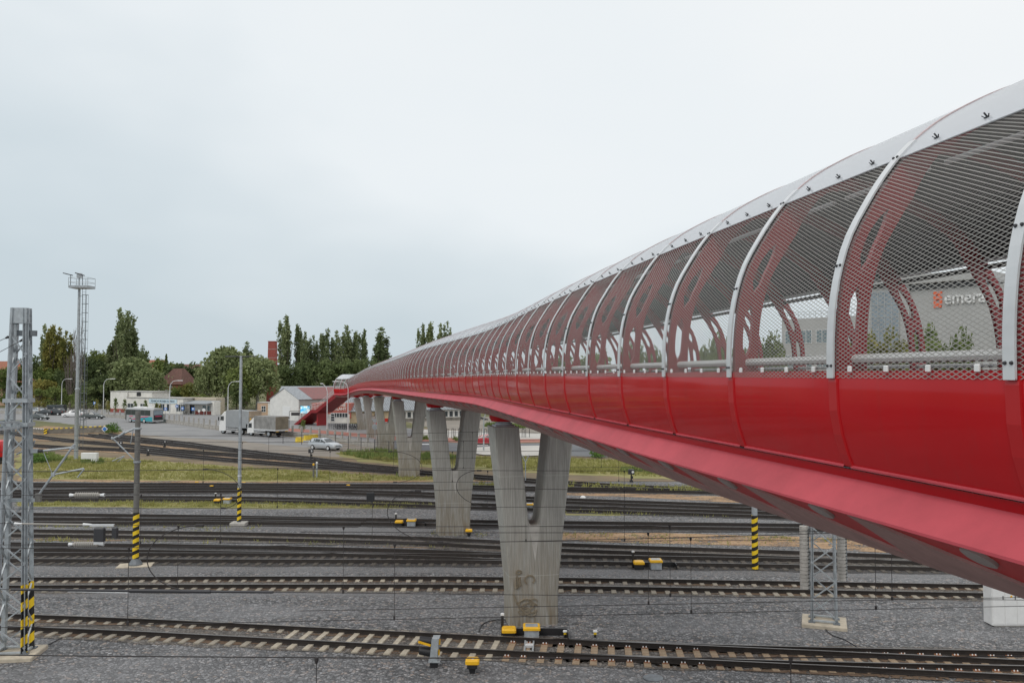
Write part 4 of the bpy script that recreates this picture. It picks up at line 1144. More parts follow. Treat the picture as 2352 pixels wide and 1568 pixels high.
point_machine('point machine with yellow lids beside the third track, right of the nearest pier', 1506, 1307, 1.0, 1.7)
point_machine('small point machine with yellow lids left of the second pier foot', 945, 1209, .95, 1.4)
point_machine('far point machine in the grass behind the twin lamp post', 522, 1157, .9, 1.4)
point_machine('point machine glimpsed through the arms of the nearest pier', 1216, 1170, .9, 1.2, False)
def yellow_box(label, px, py, s=1.0):
    p = G(px, py); root = thing('cable_box', label, 'cable box', (p.x, p.y, 0))
    mb = MB(); mb.loft([[Vector((p.x + x * w, p.y + y * w, z)) for x, y in ((-1, -1), (1, -1), (1, 1), (-1, 1))] for w, z in ((.08 * s, 0), (.11 * s, .16 * s), (.17 * s, .2 * s), (.17 * s, .34 * s))], True, True); mb.build('pedestal', 'black', root)
    mb = MB(); mb.bbox((p.x, p.y, .41 * s), (.46 * s, .4 * s, .15 * s), .045); mb.build('lid', 'yellow', root)
    mb = MB(); mb.bbox((p.x + .01, p.y - .04, .488 * s), (.08 * s, .07 * s, .006), .002); mb.build('sticker', 'white', root)
yellow_box('yellow lidded cable box on a black pedestal below the nearest track', 1085, 1545)
yellow_box('yellow lidded cable box at the right of the second pier foot', 1077, 1231, .9)
# dwarf signal
p = G(997, 1530); root = thing('signal', 'grey ground signal with two black hoods facing left below the nearest track', 'railway signal', (p.x, p.y, 0))
mb = MB(); mb.bbox((p.x, p.y, .10), (.26, .3, .24), .02); mb.build('socket', 'black', root)
R_ = Matrix.Rotation(.06, 3, 'Y')
mb = MB(); mb.loft([[Vector((p.x + x, p.y + y, z)) for x, y in ((-.13 + l, -.2), (.11 + l, -.2), (.13 + l, .2), (-.11 + l, .2))] for z, l in ((.2, 0), (.3, .0), (.95, .06), (1.0, .07))], True, True); mb.box((p.x + .02, p.y, .23), (.4, .46, .05)); mb.build('housing', 'steel', root)
for z, l in ((.83, .05), (.48, .03)):
    mb = MB(); rings = []
    for k in range(5):
        x = p.x - .1 + l - k * .11; rr = lerp(.15, .13, k / 4); z0 = lerp(-165, -120, k / 4)
        rings.append([Vector((x, p.y + rr * math.sin(math.radians(a)), z + rr * math.cos(math.radians(a)) + k * .016)) for a in range(-150, 151, 25)])
    mb.loft(rings, closed=False); 
    inn = [[q + Vector((0, 0, -.004)) for q in r] for r in rings]
    mb.loft([r[::-1] for r in inn], closed=False)
    mb.build('hood', 'black', root, True)
mb = MB(); mb.bar((p.x - .52, p.y - .20, .90), (p.x - .1, p.y - .22, .78), .03, .07); mb.build('backing_edge', 'yellow', root)
mb = MB()
for z, l in ((.85, .06), (.5, .04)): mb.box((p.x + .13 + l, p.y - .05, z), (.05, .12, .16))
mb.build('rear_latch', 'yellow', root)
for px, lab in ((1298, 'small yellow and black marker stub nearer to the pier foot'), (1367, 'small yellow and black marker stub farther right of the pier foot')):
    p = G(px, 1463); root = thing('marker_stub', lab, 'marker', (p.x, p.y, 0))
    mb = MB(); mb.tube((p.x, p.y, 0), (p.x, p.y, .12), .05, None, 8); mb.bbox((p.x, p.y, .15), (.1, .07, .1), .01, 0, 1); mb.build('stem', ['black', 'hazard'], root)
    mb = MB(); mb.bbox((p.x, p.y, .235), (.16, .12, .06), .02); mb.build('cap', 'white', root)
p = G(1500, 1557); root = thing('manhole_cover', 'round grey manhole cover lying in the gravel below the nearest track', 'manhole cover', (p.x, p.y, 0))
mb = MB(); mb.lathe((p.x, p.y, 0), [(.33, 0), (.33, .03), (.29, .04), (.0, .045)], 20); mb.build('lid', 'steel_dark', root)
# stretcher bars of the turnout
root = thing('switch_bars', 'pale steel switch bars between the nearest rails below the yellow point machine', 'switch bars', tuple(G(1218, 1490)))
for px in (1207, 1226):
    a, b = G(px, 1474), G(px - 3, 1508); mb = MB(); mb.bar(a + Vector((0, 0, .1)), b + Vector((0, 0, .09)), .06, .05); mb.build('bar', 'steel', root)
for px, py in ((1217, 1474), (1216, 1489), (1213, 1506)):
    mb = MB(); mb.bbox(G(px, py) + Vector((0, 0, .12)), (.3, .16, .12), .03); mb.build('clasp', 'alu', root)
def cable(label, P, r=.018):
    P = [G(*q) + Vector((0, 0, .03)) for q in P]
    mb = MB(); mb.path(catmull(P, .3), r, 5); tag(mb.build('cable', 'black'), label, 'cable')
cable('black cable looping over the gravel at the foot of the nearest pier', [(1100, 1452), (1112, 1432), (1140, 1424), (1165, 1424), (1190, 1432), (1225, 1430), (1275, 1418)])
cable('thin black cable running from the left lattice mast to the nearest track', [(76, 1500), (100, 1488), (125, 1474), (150, 1462)])
cable('black cable trailing over the gravel from the short lattice mast', [(1893, 1424), (1897, 1446), (1912, 1460), (1940, 1470), (1970, 1488)])
# white cabinet at right edge
p = G(2338, 1440); root = thing('relay_cabinet', 'large white lineside cabinet at the right edge under the bridge', 'cabinet', (p.x, p.y, 0))
mb = MB(); mb.bbox((p.x, p.y + .35, .86), (1.95, .62, 1.6), .02); mb.build('cabinet_body', 'white', root)
mb = MB(); mb.bbox((p.x, p.y + .35, .03), (1.75, .55, .2), .02); mb.build('plinth', 'concrete', root)
for k in range(4):
    x = p.x - .72 + k * .48; mb = MB(); mb.bbox((x, p.y + .032, .86), (.455, .02, 1.5), .005); d = mb.build('door', 'white', root)
    q = MB(); q.box((x + .17, p.y + .014, 1.15), (.03, .02, .13)); q.build('handle', 'dark_metal', d)
    if k in (1, 2): q = MB(); q.box((x + .02, p.y + .017, 1.2), (.07, .008, .07)); q.build('warning_label', 'yellow', d)
# dwarf signals far
def dark_signal(label, px, py, s=1.0):
    p = G(px, py); root = thing('shunting_signal', label, 'railway signal', (p.x, p.y, 0), 'small dark shunting signals')
    mb = MB(); mb.tube((p.x, p.y, 0), (p.x, p.y, .75 * s), .06, None, 6); mb.box((p.x, p.y, .1), (.3, .2, .2)); mb.box((p.x + .05, p.y, .45 * s), (.22 * s, .2, .22 * s)); mb.build('stand', 'black', root)
    mb = MB(); mb.bbox((p.x, p.y, .95 * s), (.55 * s, .35 * s, .45 * s), .05); mb.build('lantern', 'dark_metal', root)
    mb = MB(); mb.lathe((p.x + .12 * s, p.y - .19 * s, .95 * s), [(.11 * s, 0), (.11 * s, .02)], 10, 0, 'Y'); mb.build('lens', 'white', root)
dark_signal('dark shunting signal in the grass under the bridge right of the piers', 1450, 1107)
dark_signal('dark shunting signal in front of the silver estate car', 714, 1054)
dark_signal('dark shunting signal on the sandy strip right of the catenary post arms', 378, 1027, .8)
dark_signal('dark shunting signal on the sandy strip left of the catenary post', 277, 1030, .8)
dark_signal('dark shunting signal low beside the track right of the lighting tower', 340, 1046, .7)
dark_signal('dark shunting signal behind the left lattice mast by the grass', 64, 1104, .8)
for px, hh, lab, m in ((727.5, 1.5, 'grey pipe post with white cap in the wide grass strip', 'steel'), (720, 1.35, 'shorter yellow topped pipe post beside the white capped one', 'grey_post')):
    p = G(px, 1098); root = thing('pipe_post', lab, 'post', (p.x, p.y, 0))
    MB().tube((p.x, p.y, 0), (p.x, p.y, hh), .09, None, 10).build('pipe', m, root, True)
    MB().lathe((p.x, p.y, hh), [(.1, -.12), (.1, .02), (.05, .05)], 10).build('cap', 'white' if hh > 1.4 else 'yellow', root, True)
# small number plate on wire at middle: hanging box
p = A(851, 1141, 22.0); mb = MB(); mb.bbox(p, (.21, .05, .24), .01); tag(mb.build('hanging_plate', 'black'), 'small black plate hanging on the overhead wire before the second pier', 'plate')
# concrete block
p = G(207, 1063); root = thing('concrete_block', 'white L shaped concrete block at the foot of the lighting tower', 'concrete block', (p.x, p.y, 0))
mb = MB(); mb.bbox((p.x - .05, p.y, .8), (1.75, .5, .65), .03); mb.bbox((p.x + .5, p.y, .25), (.62, .48, .5), .03); mb.build('block', 'white', root)
# yellow rail markers
for px, py, k in ((452, 1112, 'on the grass edge track left of the post'), (560, 1113, 'on the grass edge track right of the post'), (486, 1121, 'on the second grass edge track'), (800, 1119, 'on the track behind the twin lamp post')):
    p = G(px, py); mb = MB(); mb.bbox((p.x, p.y, .22), (.3, .16, .07), .02); tag(mb.build('rail_marker', 'yellow'), 'small yellow block ' + k, 'marker', 'yellow rail blocks')
# pale litter stones
for px, py, k in ((1190 + 70, 1172, 'white stone beside the dark tracks right of the nearest pier'), (1339, 1145, 'white stone between dark tracks under the bridge')):
    p = G(px, py); mb = MB(); mb.lathe((p.x, p.y, 0), [(.2, 0), (.24, .1), (.15, .22), (.05, .25)], 7); tag(mb.build('stone', 'white'), k, 'stone')
# ------------------------------------------------------------------ buildings
class Fr:
    def __init__(s, o, u):
        s.o = Vector((o[0], o[1], 0)); s.u = Vector((u[0], u[1], 0)).normalized(); s.v = Vector((-s.u.y, s.u.x, 0))
    def p(s, a, b, z): return s.o + s.u * a + s.v * b + Vector((0, 0, z))
    def box(s, mb, a0, a1, b0, b1, z0, z1, mi=0):
        return mb.hexa([s.p(a0, b0, z0), s.p(a1, b0, z0), s.p(a1, b1, z0), s.p(a0, b1, z0), s.p(a0, b0, z1), s.p(a1, b0, z1), s.p(a1, b1, z1), s.p(a0, b1, z1)], mi)
    def M(s, a, b, z):
        M = Matrix(((s.u.x, 0, -s.v.x, 0), (s.u.y, 0, -s.v.y, 0), (0, 1, 0, 0), (0, 0, 0, 1)))
        return Matrix.Translation(s.p(a, b, z)) @ M
    def window(s, root, a, z, w, h, b=0, nx=2, ny=1, fm='white', gm='glass_dark', name='window'):
        mb = MB(); t = .07
        s.box(mb, a - w / 2, a + w / 2, b - .05, b + .02, z - h / 2, z - h / 2 + t); s.box(mb, a - w / 2, a + w / 2, b - .05, b + .02, z + h / 2 - t, z + h / 2)
        for k in range(nx + 1): x = lerp(a - w / 2 + t / 2, a + w / 2 - t / 2, k / nx); s.box(mb, x - t / 2, x + t / 2, b - .045, b + .02, z - h / 2 + t, z + h / 2 - t)
        for k in range(1, ny): y = lerp(z - h / 2, z + h / 2, k / ny); s.box(mb, a - w / 2 + t, a + w / 2 - t, b - .04, b + .02, y - t / 2, y + t / 2)
        f = mb.build(name, fm, root)
        mb = MB(); s.box(mb, a - w / 2 + .02, a + w / 2 - .02, b - .025, b + .01, z - h / 2 + .02, z + h / 2 - .02); mb.build('pane', gm, f)
        return f
L0, L1_ = G(253, 946), G(490, 953)
f = Fr(L0, L1_ - L0); LB = (L1_ - L0).length
root = thing('shop_building', 'long low cream shop building with a pale blue banner sign', 'building', tuple(L0))
mb = MB(); f.box(mb, 0, LB * .17, 0, 6, 0, 5.2); f.box(mb, LB * .17, LB * .405, .5, 6, 3.6, 5.15); f.box(mb, LB * .17, LB * .72, -.02, 6, 0, 3.75); f.box(mb, LB * .72, LB * .975, 1.2, 3, 0, 2.6)
f.box(mb, LB * .975, LB, .2, 2.2, 0, 3.2)
mb.build('wall', 'cream_wall', root)
mb = MB(); f.box(mb, LB * .17 + .02, LB * .42, .35, 6.1, 5.15, 5.3); f.box(mb, -.1, LB * .17, -.1, 6.1, 5.2, 5.32); f.box(mb, LB * .17 + .02, LB * .735, -.25, 6.2, 3.76, 3.87); mb.build('roof_edge', 'grey_wall', root)
mb = MB(); mb.hexa([f.p(LB * .735, -1.6, 2.55), f.p(LB * .985, -1.6, 2.55), f.p(LB * .985, 3, 3.1), f.p(LB * .735, 3, 3.1), f.p(LB * .735, -1.6, 2.72), f.p(LB * .985, -1.6, 2.72), f.p(LB * .985, 3, 3.28), f.p(LB * .735, 3, 3.28)]); mb.build('canopy_roof', 'roof_metal', root)
mb = MB(); f.box(mb, LB * .6, LB * .93, 3.1, 6, 0, 3.9); mb.build('upper_wall', 'slab', root)
for a in (.745, .98): mb = MB(); mb.tube(f.p(LB * a, -1.4, 0), f.p(LB * a, -1.4, 2.6), .08, None, 8); mb.build('canopy_post', 'grey_wall', root)
mb = MB(); f.box(mb, LB * .255, LB * .295, .38, .6, 4.15, 5.0); f.box(mb, LB * .262, LB * .288, .38, .6, 5.0, 5.3); mb.build('clock_vent', 'black', root)
mb = MB(); f.box(mb, LB * .395, LB * .665, -.16, -.02, 2.55, 3.5); bn = mb.build('banner', 'lightblue_sign', root)
text_mesh('PODNIKOVÁ PRODEJNA KONFEKCE', .62, .01, 'lettering', 'dark_text', bn, f.M(LB * .53, -.175, 3.0), .78)
for a, w, h, n in ((.21, 2.2, 1.7, 2), (.265, 1.1, 1.6, 1), (.33, 1.6, 1.7, 2), (.47, 1.3, 1.8, 1), (.525, 1.5, 1.8, 2), (.585, 1.3, 1.8, 1), (.70, 3.0, 1.8, 4)): f.window(root, LB * a, 1.5, w, h, -.03, n)
mb = MB(); f.box(mb, LB * .39, LB * .425, -.05, 0, .1, 2.3); mb.build('door', 'white', root)
mb = MB(); f.box(mb, LB * .75, LB * .79, 1.14, 1.2, .1, 2.2); mb.build('door', 'dark_metal', root); f.window(root, LB * .90, 1.5, 2.4, 1.3, 1.2, 3, 1, 'white', 'glass_blue')
mb = MB(); f.box(mb, LB * .80, LB * .965, 1.12, 1.2, .0, .8); f.box(mb, .0, LB * .16, -.06, 0, 0, .9); mb.build('brick_base', 'brick', root)
# white gable hall
c = Vector((-44.3, 172, 0)); f = Fr(c, (.61, .79))
root = thing('gable_hall', 'white gable-fronted hall with faded red metal roof behind the trucks', 'building', tuple(c))
mb = MB(); W_, Lh, he, ha = 9.6, 27, 4.4, 6.6
# f.u along the length, f.v to the left/back (gable)
mb.loft([[f.p(0, 0, 0), f.p(0, 0, he), f.p(0, W_ / 2, ha), f.p(0, W_, he - .1), f.p(0, W_, 0)], [f.p(Lh, 0, 0), f.p(Lh, 0, he), f.p(Lh, W_ / 2, ha), f.p(Lh, W_, he - .1), f.p(Lh, W_, 0)]], True, True); mb.build('wall', 'white_wall', root)
mb = MB()
for b0, z0, b1, z1 in ((-.35, he - .1, W_ / 2, ha + .06), (W_ + .3, he - .2, W_ / 2, ha + .06)):
    mb.hexa([f.p(3.4, b0, z0), f.p(Lh + .3, b0, z0), f.p(Lh + .3, b1, z1), f.p(3.4, b1, z1)] + [f.p(3.4, b0, z0 + .12), f.p(Lh + .3, b0, z0 + .12), f.p(Lh + .3, b1, z1 + .12), f.p(3.4, b1, z1 + .12)])
mb.build('roof', 'roof_red', root)
mb = MB()
for b0, z0, b1, z1 in ((-.3, he - .1, W_ / 2, ha + .05), (W_ + .25, he - .2, W_ / 2, ha + .05)):
    mb.hexa([f.p(-.12, b0, z0), f.p(3.4, b0, z0), f.p(3.4, b1, z1), f.p(-.12, b1, z1)] + [f.p(-.12, b0, z0 + .1), f.p(3.4, b0, z0 + .1), f.p(3.4, b1, z1 + .1), f.p(-.12, b1, z1 + .1)])
mb.build('front_roof_strip', 'roof_metal', root)
mb = MB(); f.box(mb, .2, Lh, -.05, 0, 2.6, he - .15); mb.build('side_cladding', 'grey_wall', root)
mb = MB(); f.box(mb, -.05, 0, 2.6, 5.2, 0, 2.9); mb.build('door', 'white', root)
# annexes left of the hall
c = G(591, 955); f = Fr(c, (1, .05)); root = thing('annex', 'small peach annex with one window left of the white gable hall', 'building', tuple(c))
mb = MB(); f.box(mb, 0, 2.4, 0, 5, 0, 3.0); mb.build('wall', 'peach_wall', root); mb = MB(); f.box(mb, 2.4, 3.4, -.02, 5, 0, 2.95); mb.build('side_wall', 'white_wall', root)
mb = MB(); f.box(mb, -.1, 3.4, -.1, 5.1, 3.0, 3.12); mb.build('roof', 'grey_wall', root); f.window(root, 1.4, 1.6, 1.0, 1.4, 0, 2, 2)
c = A(640, 930, 205); f = Fr((c.x, c.y), (1, .12)); root = thing('warehouse', 'long low warehouse with pale ribbed metal roof behind the gable hall', 'building', (c.x, c.y, 0))
mb = MB(); f.box(mb, 0, 62, 0, 12, 0, 4.6); mb.build('wall', 'old_conc', root)
mb = MB(); mb.loft([[f.p(a, -.4, 4.5), f.p(a, 6, 6.5), f.p(a, 12.4, 4.5)] for a in (-.3, 62.3)], True, True); mb.build('roof', 'roof_metal', root)
# red flooring shop
c = G(715, 971); f = Fr(c, (1, -.04)); root = thing('flooring_shop', 'red fronted flooring shop half hidden by the red stair', 'building', tuple(c))
mb = MB(); f.box(mb, 0, 7.9, 0, 8, 1.75, 3.9); f.box(mb, 0, 1.6, -.02, 8, 0, 1.75); f.box(mb, 7.65, 7.9, -.02, 8, .9, 1.75); mb.build('wall', 'red_wall', root)
mb = MB(); f.box(mb, 1.6, 7.65, 0, 8, 0, 1.75); mb.build('lower_wall', 'cream_wall', root)
mb = MB(); f.box(mb, .6, 3.3, -1.3, 0, 2.05, 2.25); mb.build('door_canopy', 'roof_metal', root); mb = MB(); f.box(mb, 1.4, 2.8, -.06, 0, 0, 1.95); mb.build('door', 'white', root)
f.window(root, 5.6, 1.55, 3.4, .95, -.03, 6, 1); f.window(root, 4.3, 1.1, .8, 1.5, -.07, 1, 3)
text_mesh('LEVNÉ', .82, .012, 'lettering', 'pale_text', root, f.M(5.7, -.03, 3.5)); text_mesh('PODLAHY', .78, .012, 'lettering', 'pale_text', root, f.M(5.2, -.03, 2.78))
# long yellow hall with metal roof
c = G(803, 971); e = G(1100, 963); f = Fr(c, e - c); LL = (e - c).length
root = thing('long_hall', 'long cream and yellow hall with ribbed grey roof seen between the piers', 'building', tuple(c))
mb = MB(); f.box(mb, 0, LL, 0, 10, 0, 2.35); mb.build('wall', 'cream_wall', root); mb = MB(); f.box(mb, 0, LL * .3, -.05, 0, 0, 2.25); mb.build('yellow_wall', 'yellow_wall', root)
mb = MB(); mb.loft([[f.p(a, -.5, 2.2), f.p(a, -.5, 2.32), f.p(a, 5, 4.9), f.p(a, 10.5, 2.3)] for a in (-.2, LL + .2)], True, True)
for k in range(60):
    a = LL * (k + .5) / 60; mb.hexa([f.p(a - .05, -.5, 2.32), f.p(a + .05, -.5, 2.32), f.p(a + .05, 5, 4.9), f.p(a - .05, 5, 4.9), f.p(a - .05, -.5, 2.42), f.p(a + .05, -.5, 2.42), f.p(a + .05, 5, 5.0), f.p(a - .05, 5, 5.0)])
mb.build('roof', 'roof_metal', root)
for k in range(14): f.window(root, LL * .36 + k * 1.15, 1.35, .9, 1.25, -.03, 1)
mb = MB(); f.box(mb, LL * .3, LL, -.06, 0, 0, .6); mb.build('plinth', 'old_conc', root)
# chimney
c = A(625, 900, 232); root = thing('brick_chimney', 'tall square red brick factory chimney left of the poplar row', 'chimney', (c.x, c.y, 0))
mb = MB(); zt = 10 + (855 - 785) * 232 / F; mb.loft([[Vector((c.x + x * w, c.y + y * w, z)) for x, y in ((-1, -1), (1, -1), (1, 1), (-1, 1))] for w, z in ((1.3, 0), (.98, zt))], True, True); mb.build('shaft', 'brick', root)
for k in range(4): z = zt * (.5 + .13 * k); w = lerp(1.3, .98, z / zt) + .012; mb = MB(); mb.box((c.x, c.y, z), (w * 2, w * 2, .1)); mb.build('iron_band', 'grey_wall', root)
mb = MB(); mb.box((c.x, c.y, zt + .1), (2.1, 2.1, .2)); mb.build('rim', 'brick', root)
# house in the trees
c = A(362, 890, 250); f = Fr((c.x, c.y), (1, -.25)); root = thing('house', 'house with brown hipped tile roof half hidden among trees', 'house', (c.x, c.y, 0))
mb = MB(); f.box(mb, 0, 8, 0, 8, 0, 4.9); mb.build('wall', 'white_wall', root); mb = MB(); f.box(mb, 2.4, 8.05, -.06, 0, 4.9, 7); f.box(mb, 0, 8, -.03, 8, 4.9, 6.6); mb.build('upper_wall', 'roof_orange', root)
mb = MB(); mb.loft([[f.p(-.5, -.5, 6.4), f.p(8.5, -.5, 6.4), f.p(8.5, 8.5, 6.4), f.p(-.5, 8.5, 6.4)], [f.p(3, 3.4, 11.2), f.p(6, 3.4, 11.2), f.p(6, 4.6, 11.2), f.p(3, 4.6, 11.2)]], True, True); mb.build('roof', 'roof_tile', root)
for a in (1.2, 4.6): f.window(root, a, 5.8, .9, 1.1, -.08, 2, 2)
for a in (3.3, 5.2): mb = MB(); mb.quad(f.p(a, .8, 7.95), f.p(a + .8, .8, 7.95), f.p(a + .8, 1.5, 8.85), f.p(a, 1.5, 8.85)); mb.build('skylight', 'curtain_glass', root)
for (px, top, Y, w, lab) in ((8, 829, 330, 13, 'distant house with red brown roof above the trees at the left edge'), (345, 826, 340, 8, 'distant orange roof peeping between tree tops'), (415, 836, 360, 14, 'distant low brown roof on the horizon right of the spruce'), (20, 870, 250, 10, 'brick house behind the left lattice mast')):
    c = A(px, 900, Y); zt = 10 + (855 - top) * Y / F; root = thing('house', lab, 'house', (c.x, c.y, 0)); f = Fr((c.x - w / 2, c.y), (1, .1))
    mb = MB(); f.box(mb, 0, w, 0, 8, 0, zt - 3.2); mb.build('wall', 'peach_wall', root)
    mb = MB(); mb.loft([[f.p(a, -.4, zt - 3.3), f.p(a, 4, zt), f.p(a, 8.4, zt - 3.3)] for a in (-.3, w + .3)], True, True); mb.build('roof', 'roof_orange' if px != 415 else 'roof_tile', root)
    for k in range(3): f.window(root, w * (k + .5) / 3, zt - 4.6, 1, 1.2, -.03)
# big grey building right, behind the mesh
f = Fr((54.6, 113), (.65, -.76)); root = thing('office_building', 'large grey factory building with orange logo seen through the bridge mesh', 'building', (54.6, 113, 0))
mb = MB(); f.box(mb, 0, 34, 0, 22, 0, 21.2); mb.build('wall', 'emera_wall', root)
mb = MB(); f.box(mb, -5.8, 0, -.5, 6, 0, 21.8); f.box(mb, -6.2, 9.5, -1.0, 8, 22.0, 23.2); mb.build('stair_tower', 'emera_wall', root)
mb = MB(); f.box(mb, -1.0, 9.0, -.2, 7.5, 21.2, 22.0); mb.build('roof_recess', 'dark_metal', root)
mb = MB(); f.box(mb, -5.2, -1.4, -.6, -.5, 2, 21.3); cw = mb.build('curtain_wall', 'curtain_glass', root)
mb = MB()
for k in range(5): a = lerp(-5.2, -1.4, k / 4); f.box(mb, a - .05, a + .05, -.68, -.6, 2, 21.3)
for k in range(12): z = lerp(2, 21.2, k / 11); f.box(mb, -5.14, -1.46, -.66, -.6, z - .05, z + .05)
mb.build('mullion', 'steel', cw)
mb = MB(); f.box(mb, -20, -5.8, .5, 16, 0, 18.2); mb.build('wing', 'emera_wall', root)
for k in range(5):
    for z in (15.4, 11.6, 8): f.window(root, -18.5 + k * 2.6, z, 1.9, 2.0, .47, 2, 1, 'white', 'glass_blue')
for a in (26, 29.5):
    for z in (18, 14, 10): f.window(root, a, z, 2.0, 1.7, -.03, 2, 2, 'white', 'glass_dark')
for a in (9, 14, 19):
    for z in (9.5, 5.5): f.window(root, a, z, 2.0, 1.6, -.03, 2, 2, 'white', 'glass_blue')
mb = MB()
for k in range(16): a = lerp(-20, -6, k / 15); mb.tube(f.p(a, .6, 18.2), f.p(a, .6, 19.2), .03, None, 4)
for k in range(18): a = lerp(8, 34, k / 17); mb.tube(f.p(a, .2, 21.2), f.p(a, .2, 22.1), .03, None, 4)
for z in (18.8, 19.2): mb.tube(f.p(-20, .6, z), f.p(-6, .6, z), .03, None, 4)
for z in (21.7, 22.1): mb.tube(f.p(8, .2, z), f.p(34, .2, z), .03, None, 4)
mb.build('roof_railing', 'steel', root)
aa = 5.9
def logo(a, z):
    mb = MB(); s = .36
    cells = [(0, 4), (1, 4), (2, 4), (0, 3), (0, 2), (1, 2), (2, 2), (1.5, 3), (0, 1), (2, 1), (0, 0), (1, 0), (2, 0), (0, -1), (1, -1), (1.7, -1)]
    for x, y in cells: f.box(mb, a + x * s, a + x * s + s * .96, -.22, -.02, z + y * s, z + y * s + s * .96)
    return mb.build('logo', 'orange_logo', root)
logo(3.1, 19.0)
text_mesh('emera', 2.3, .12, 'lettering', 'white', root, f.M(7.0, -.16, 19.75), .86)
# ------------------------------------------------------------------ fences and walls
fp = [Vector(G(*q)) for q in ((-60, 948), (84, 951), (251, 958), (400, 973), (497, 986), (665, 1001), (746, 1010), (800, 1019), (866, 1029))]
fl = Line(catmull(fp, 2)); mid = fl.at(fl.len / 2)
root = thing('concrete_fence', 'long street fence of grey concrete posts on a low plinth wall', 'fence', (mid.x, mid.y, 0))
n = int(fl.len / 2.6)
for k in range(n + 1):
    d = fl.len * k / n; p = fl.at(d); t = fl.tan(d); rz = math.atan2(t.y, t.x)
    mb = MB(); mb.bbox((p.x, p.y, .85), (.26, .26, 1.7), .02, rz); mb.build('post', 'fence_conc', root)
    if k < n:
        q = fl.at(fl.len * (k + 1) / n); m_ = (p + q) / 2; L = (q - p).length
        mb = MB(); mb.box((m_.x, m_.y, .32), (L - .26, .16, .64), math.atan2(q.y - p.y, q.x - p.x)); mb.box((m_.x, m_.y, .66), (L - .26, .22, .05), math.atan2(q.y - p.y, q.x - p.x)); mb.build('plinth_panel', 'fence_conc', root)
fp = [Vector(G(*q)) for q in ((650, 1018), (745, 1024), (830, 1036), (893, 1046))]
fl = Line(catmull(fp, 2)); root = thing('wire_fence', 'thin dark wire fence on short posts behind the silver estate car', 'fence', tuple(fl.at(fl.len / 2)))
for k in range(8): p = fl.at(fl.len * k / 7); MB().tube(p, p + Vector((0, 0, 1.75)), .045, None, 6).build('post', 'dark_metal', root)
mb = MB()
for h in (.35, .8, 1.25, 1.7): mb.path([fl.at(fl.len * k / 12) + Vector((0, 0, h)) for k in range(13)], .012, 4)
mb.build('wire', 'dark_metal', root)
# loading wall with yellow dashes
a, b, c = G(40, 990), G(103, 996.5), G(247, 993)
root = thing('loading_wall', 'stained old concrete loading wall with yellow dashed edge beside the far track', 'wall', tuple(b))
mb = MB()
def wall(mb, a, b, h0, h1, t=.35, mi=0):
    d = (b - a).normalized(); n_ = Vector((-d.y, d.x, 0)) * t
    mb.hexa([a, b, b + n_, a + n_, a + Vector((0, 0, h0)), b + Vector((0, 0, h1)), b + n_ + Vector((0, 0, h1)), a + n_ + Vector((0, 0, h0))], mi)
wall(mb, a, b, .75, .85); wall(mb, b, c, .85, 1.15); mb.build('wall_body', 'old_conc', root)
for (p, q, h0, h1, n, m) in ((a, b, .75, .85, 12, 'white'), (b, c, .85, 1.15, 13, 'yellow_conc')):
    for k in range(n):
        x0, x1 = p.lerp(q, (k + .1) / n), p.lerp(q, (k + .62) / n); z0, z1 = lerp(h0, h1, (k + .1) / n), lerp(h0, h1, (k + .62) / n)
        d = (q - p).normalized(); n_ = Vector((-d.y, d.x, 0)); o_ = Vector((0, 0, 1))
        mb = MB(); mb.hexa([x0 - n_ * .02 + o_ * (z0 - .14), x1 - n_ * .02 + o_ * (z1 - .14), x1 + n_ * .3 + o_ * (z1 - .14), x0 + n_ * .3 + o_ * (z0 - .14), x0 - n_ * .02 + o_ * (z0 + .012), x1 - n_ * .02 + o_ * (z1 + .012), x1 + n_ * .3 + o_ * (z1 + .012), x0 + n_ * .3 + o_ * (z0 + .012)]); mb.build('edge_dash', m, root)
mb = MB(); mb.box(b + Vector((.1, -.03, .45)), (.5, .1, .9)); mb.build('corner_stripes', 'hazard', root)
# yellow barriers
for px0, px1, y0_, y1_, lab in ((699, 729, 1011, 1008, 'long yellow concrete barrier beside the fence behind the silver car'), (680, 694, 1016, 1015, 'short yellow concrete barrier end nearest the trucks')):
    a, b = G(px0, y0_), G(px1, y1_); d = (b - a).normalized(); n_ = Vector((-d.y, d.x, 0))
    mb = MB(); mb.loft([[p - n_ * .28, p + n_ * .28, p + n_ * .1 + Vector((0, 0, .75)), p - n_ * .1 + Vector((0, 0, .75))] for p in (a, b)], True, True)
    tag(mb.build('concrete_barrier', 'yellow_conc'), lab, 'barrier')
# bicycle stand rails right of centre
def railing(label, P, h, n, name='bicycle_railing'):
    a, b = G(*P[0]), G(*P[1]); root = thing(name, label, 'railing', tuple((a + b) / 2), 'dark upright railings')
    for k in range(n):
        p = a.lerp(b, k / (n - 1)); q = a.lerp(b, min(1, (k + .55) / (n - 1)))
        mb = MB(); mb.tube(p, p + Vector((0, 0, h)), .045, None, 5)
        if k % 2 == 0: mb.tube(q, q + Vector((0, 0, h)), .045, None, 5); mb.tube(p + Vector((0, 0, h)), q + Vector((0, 0, h)), .045, None, 5)
        mb.build('hoop', 'dark_metal', root)
railing('dark railing of hoops between the second and third pier arms', ((1023, 1004), (1128, 1005)), 1.35, 15)
railing('dark railing of hoops between the nearest pier arms', ((1148, 1006), (1216, 1004)), 1.3, 9)
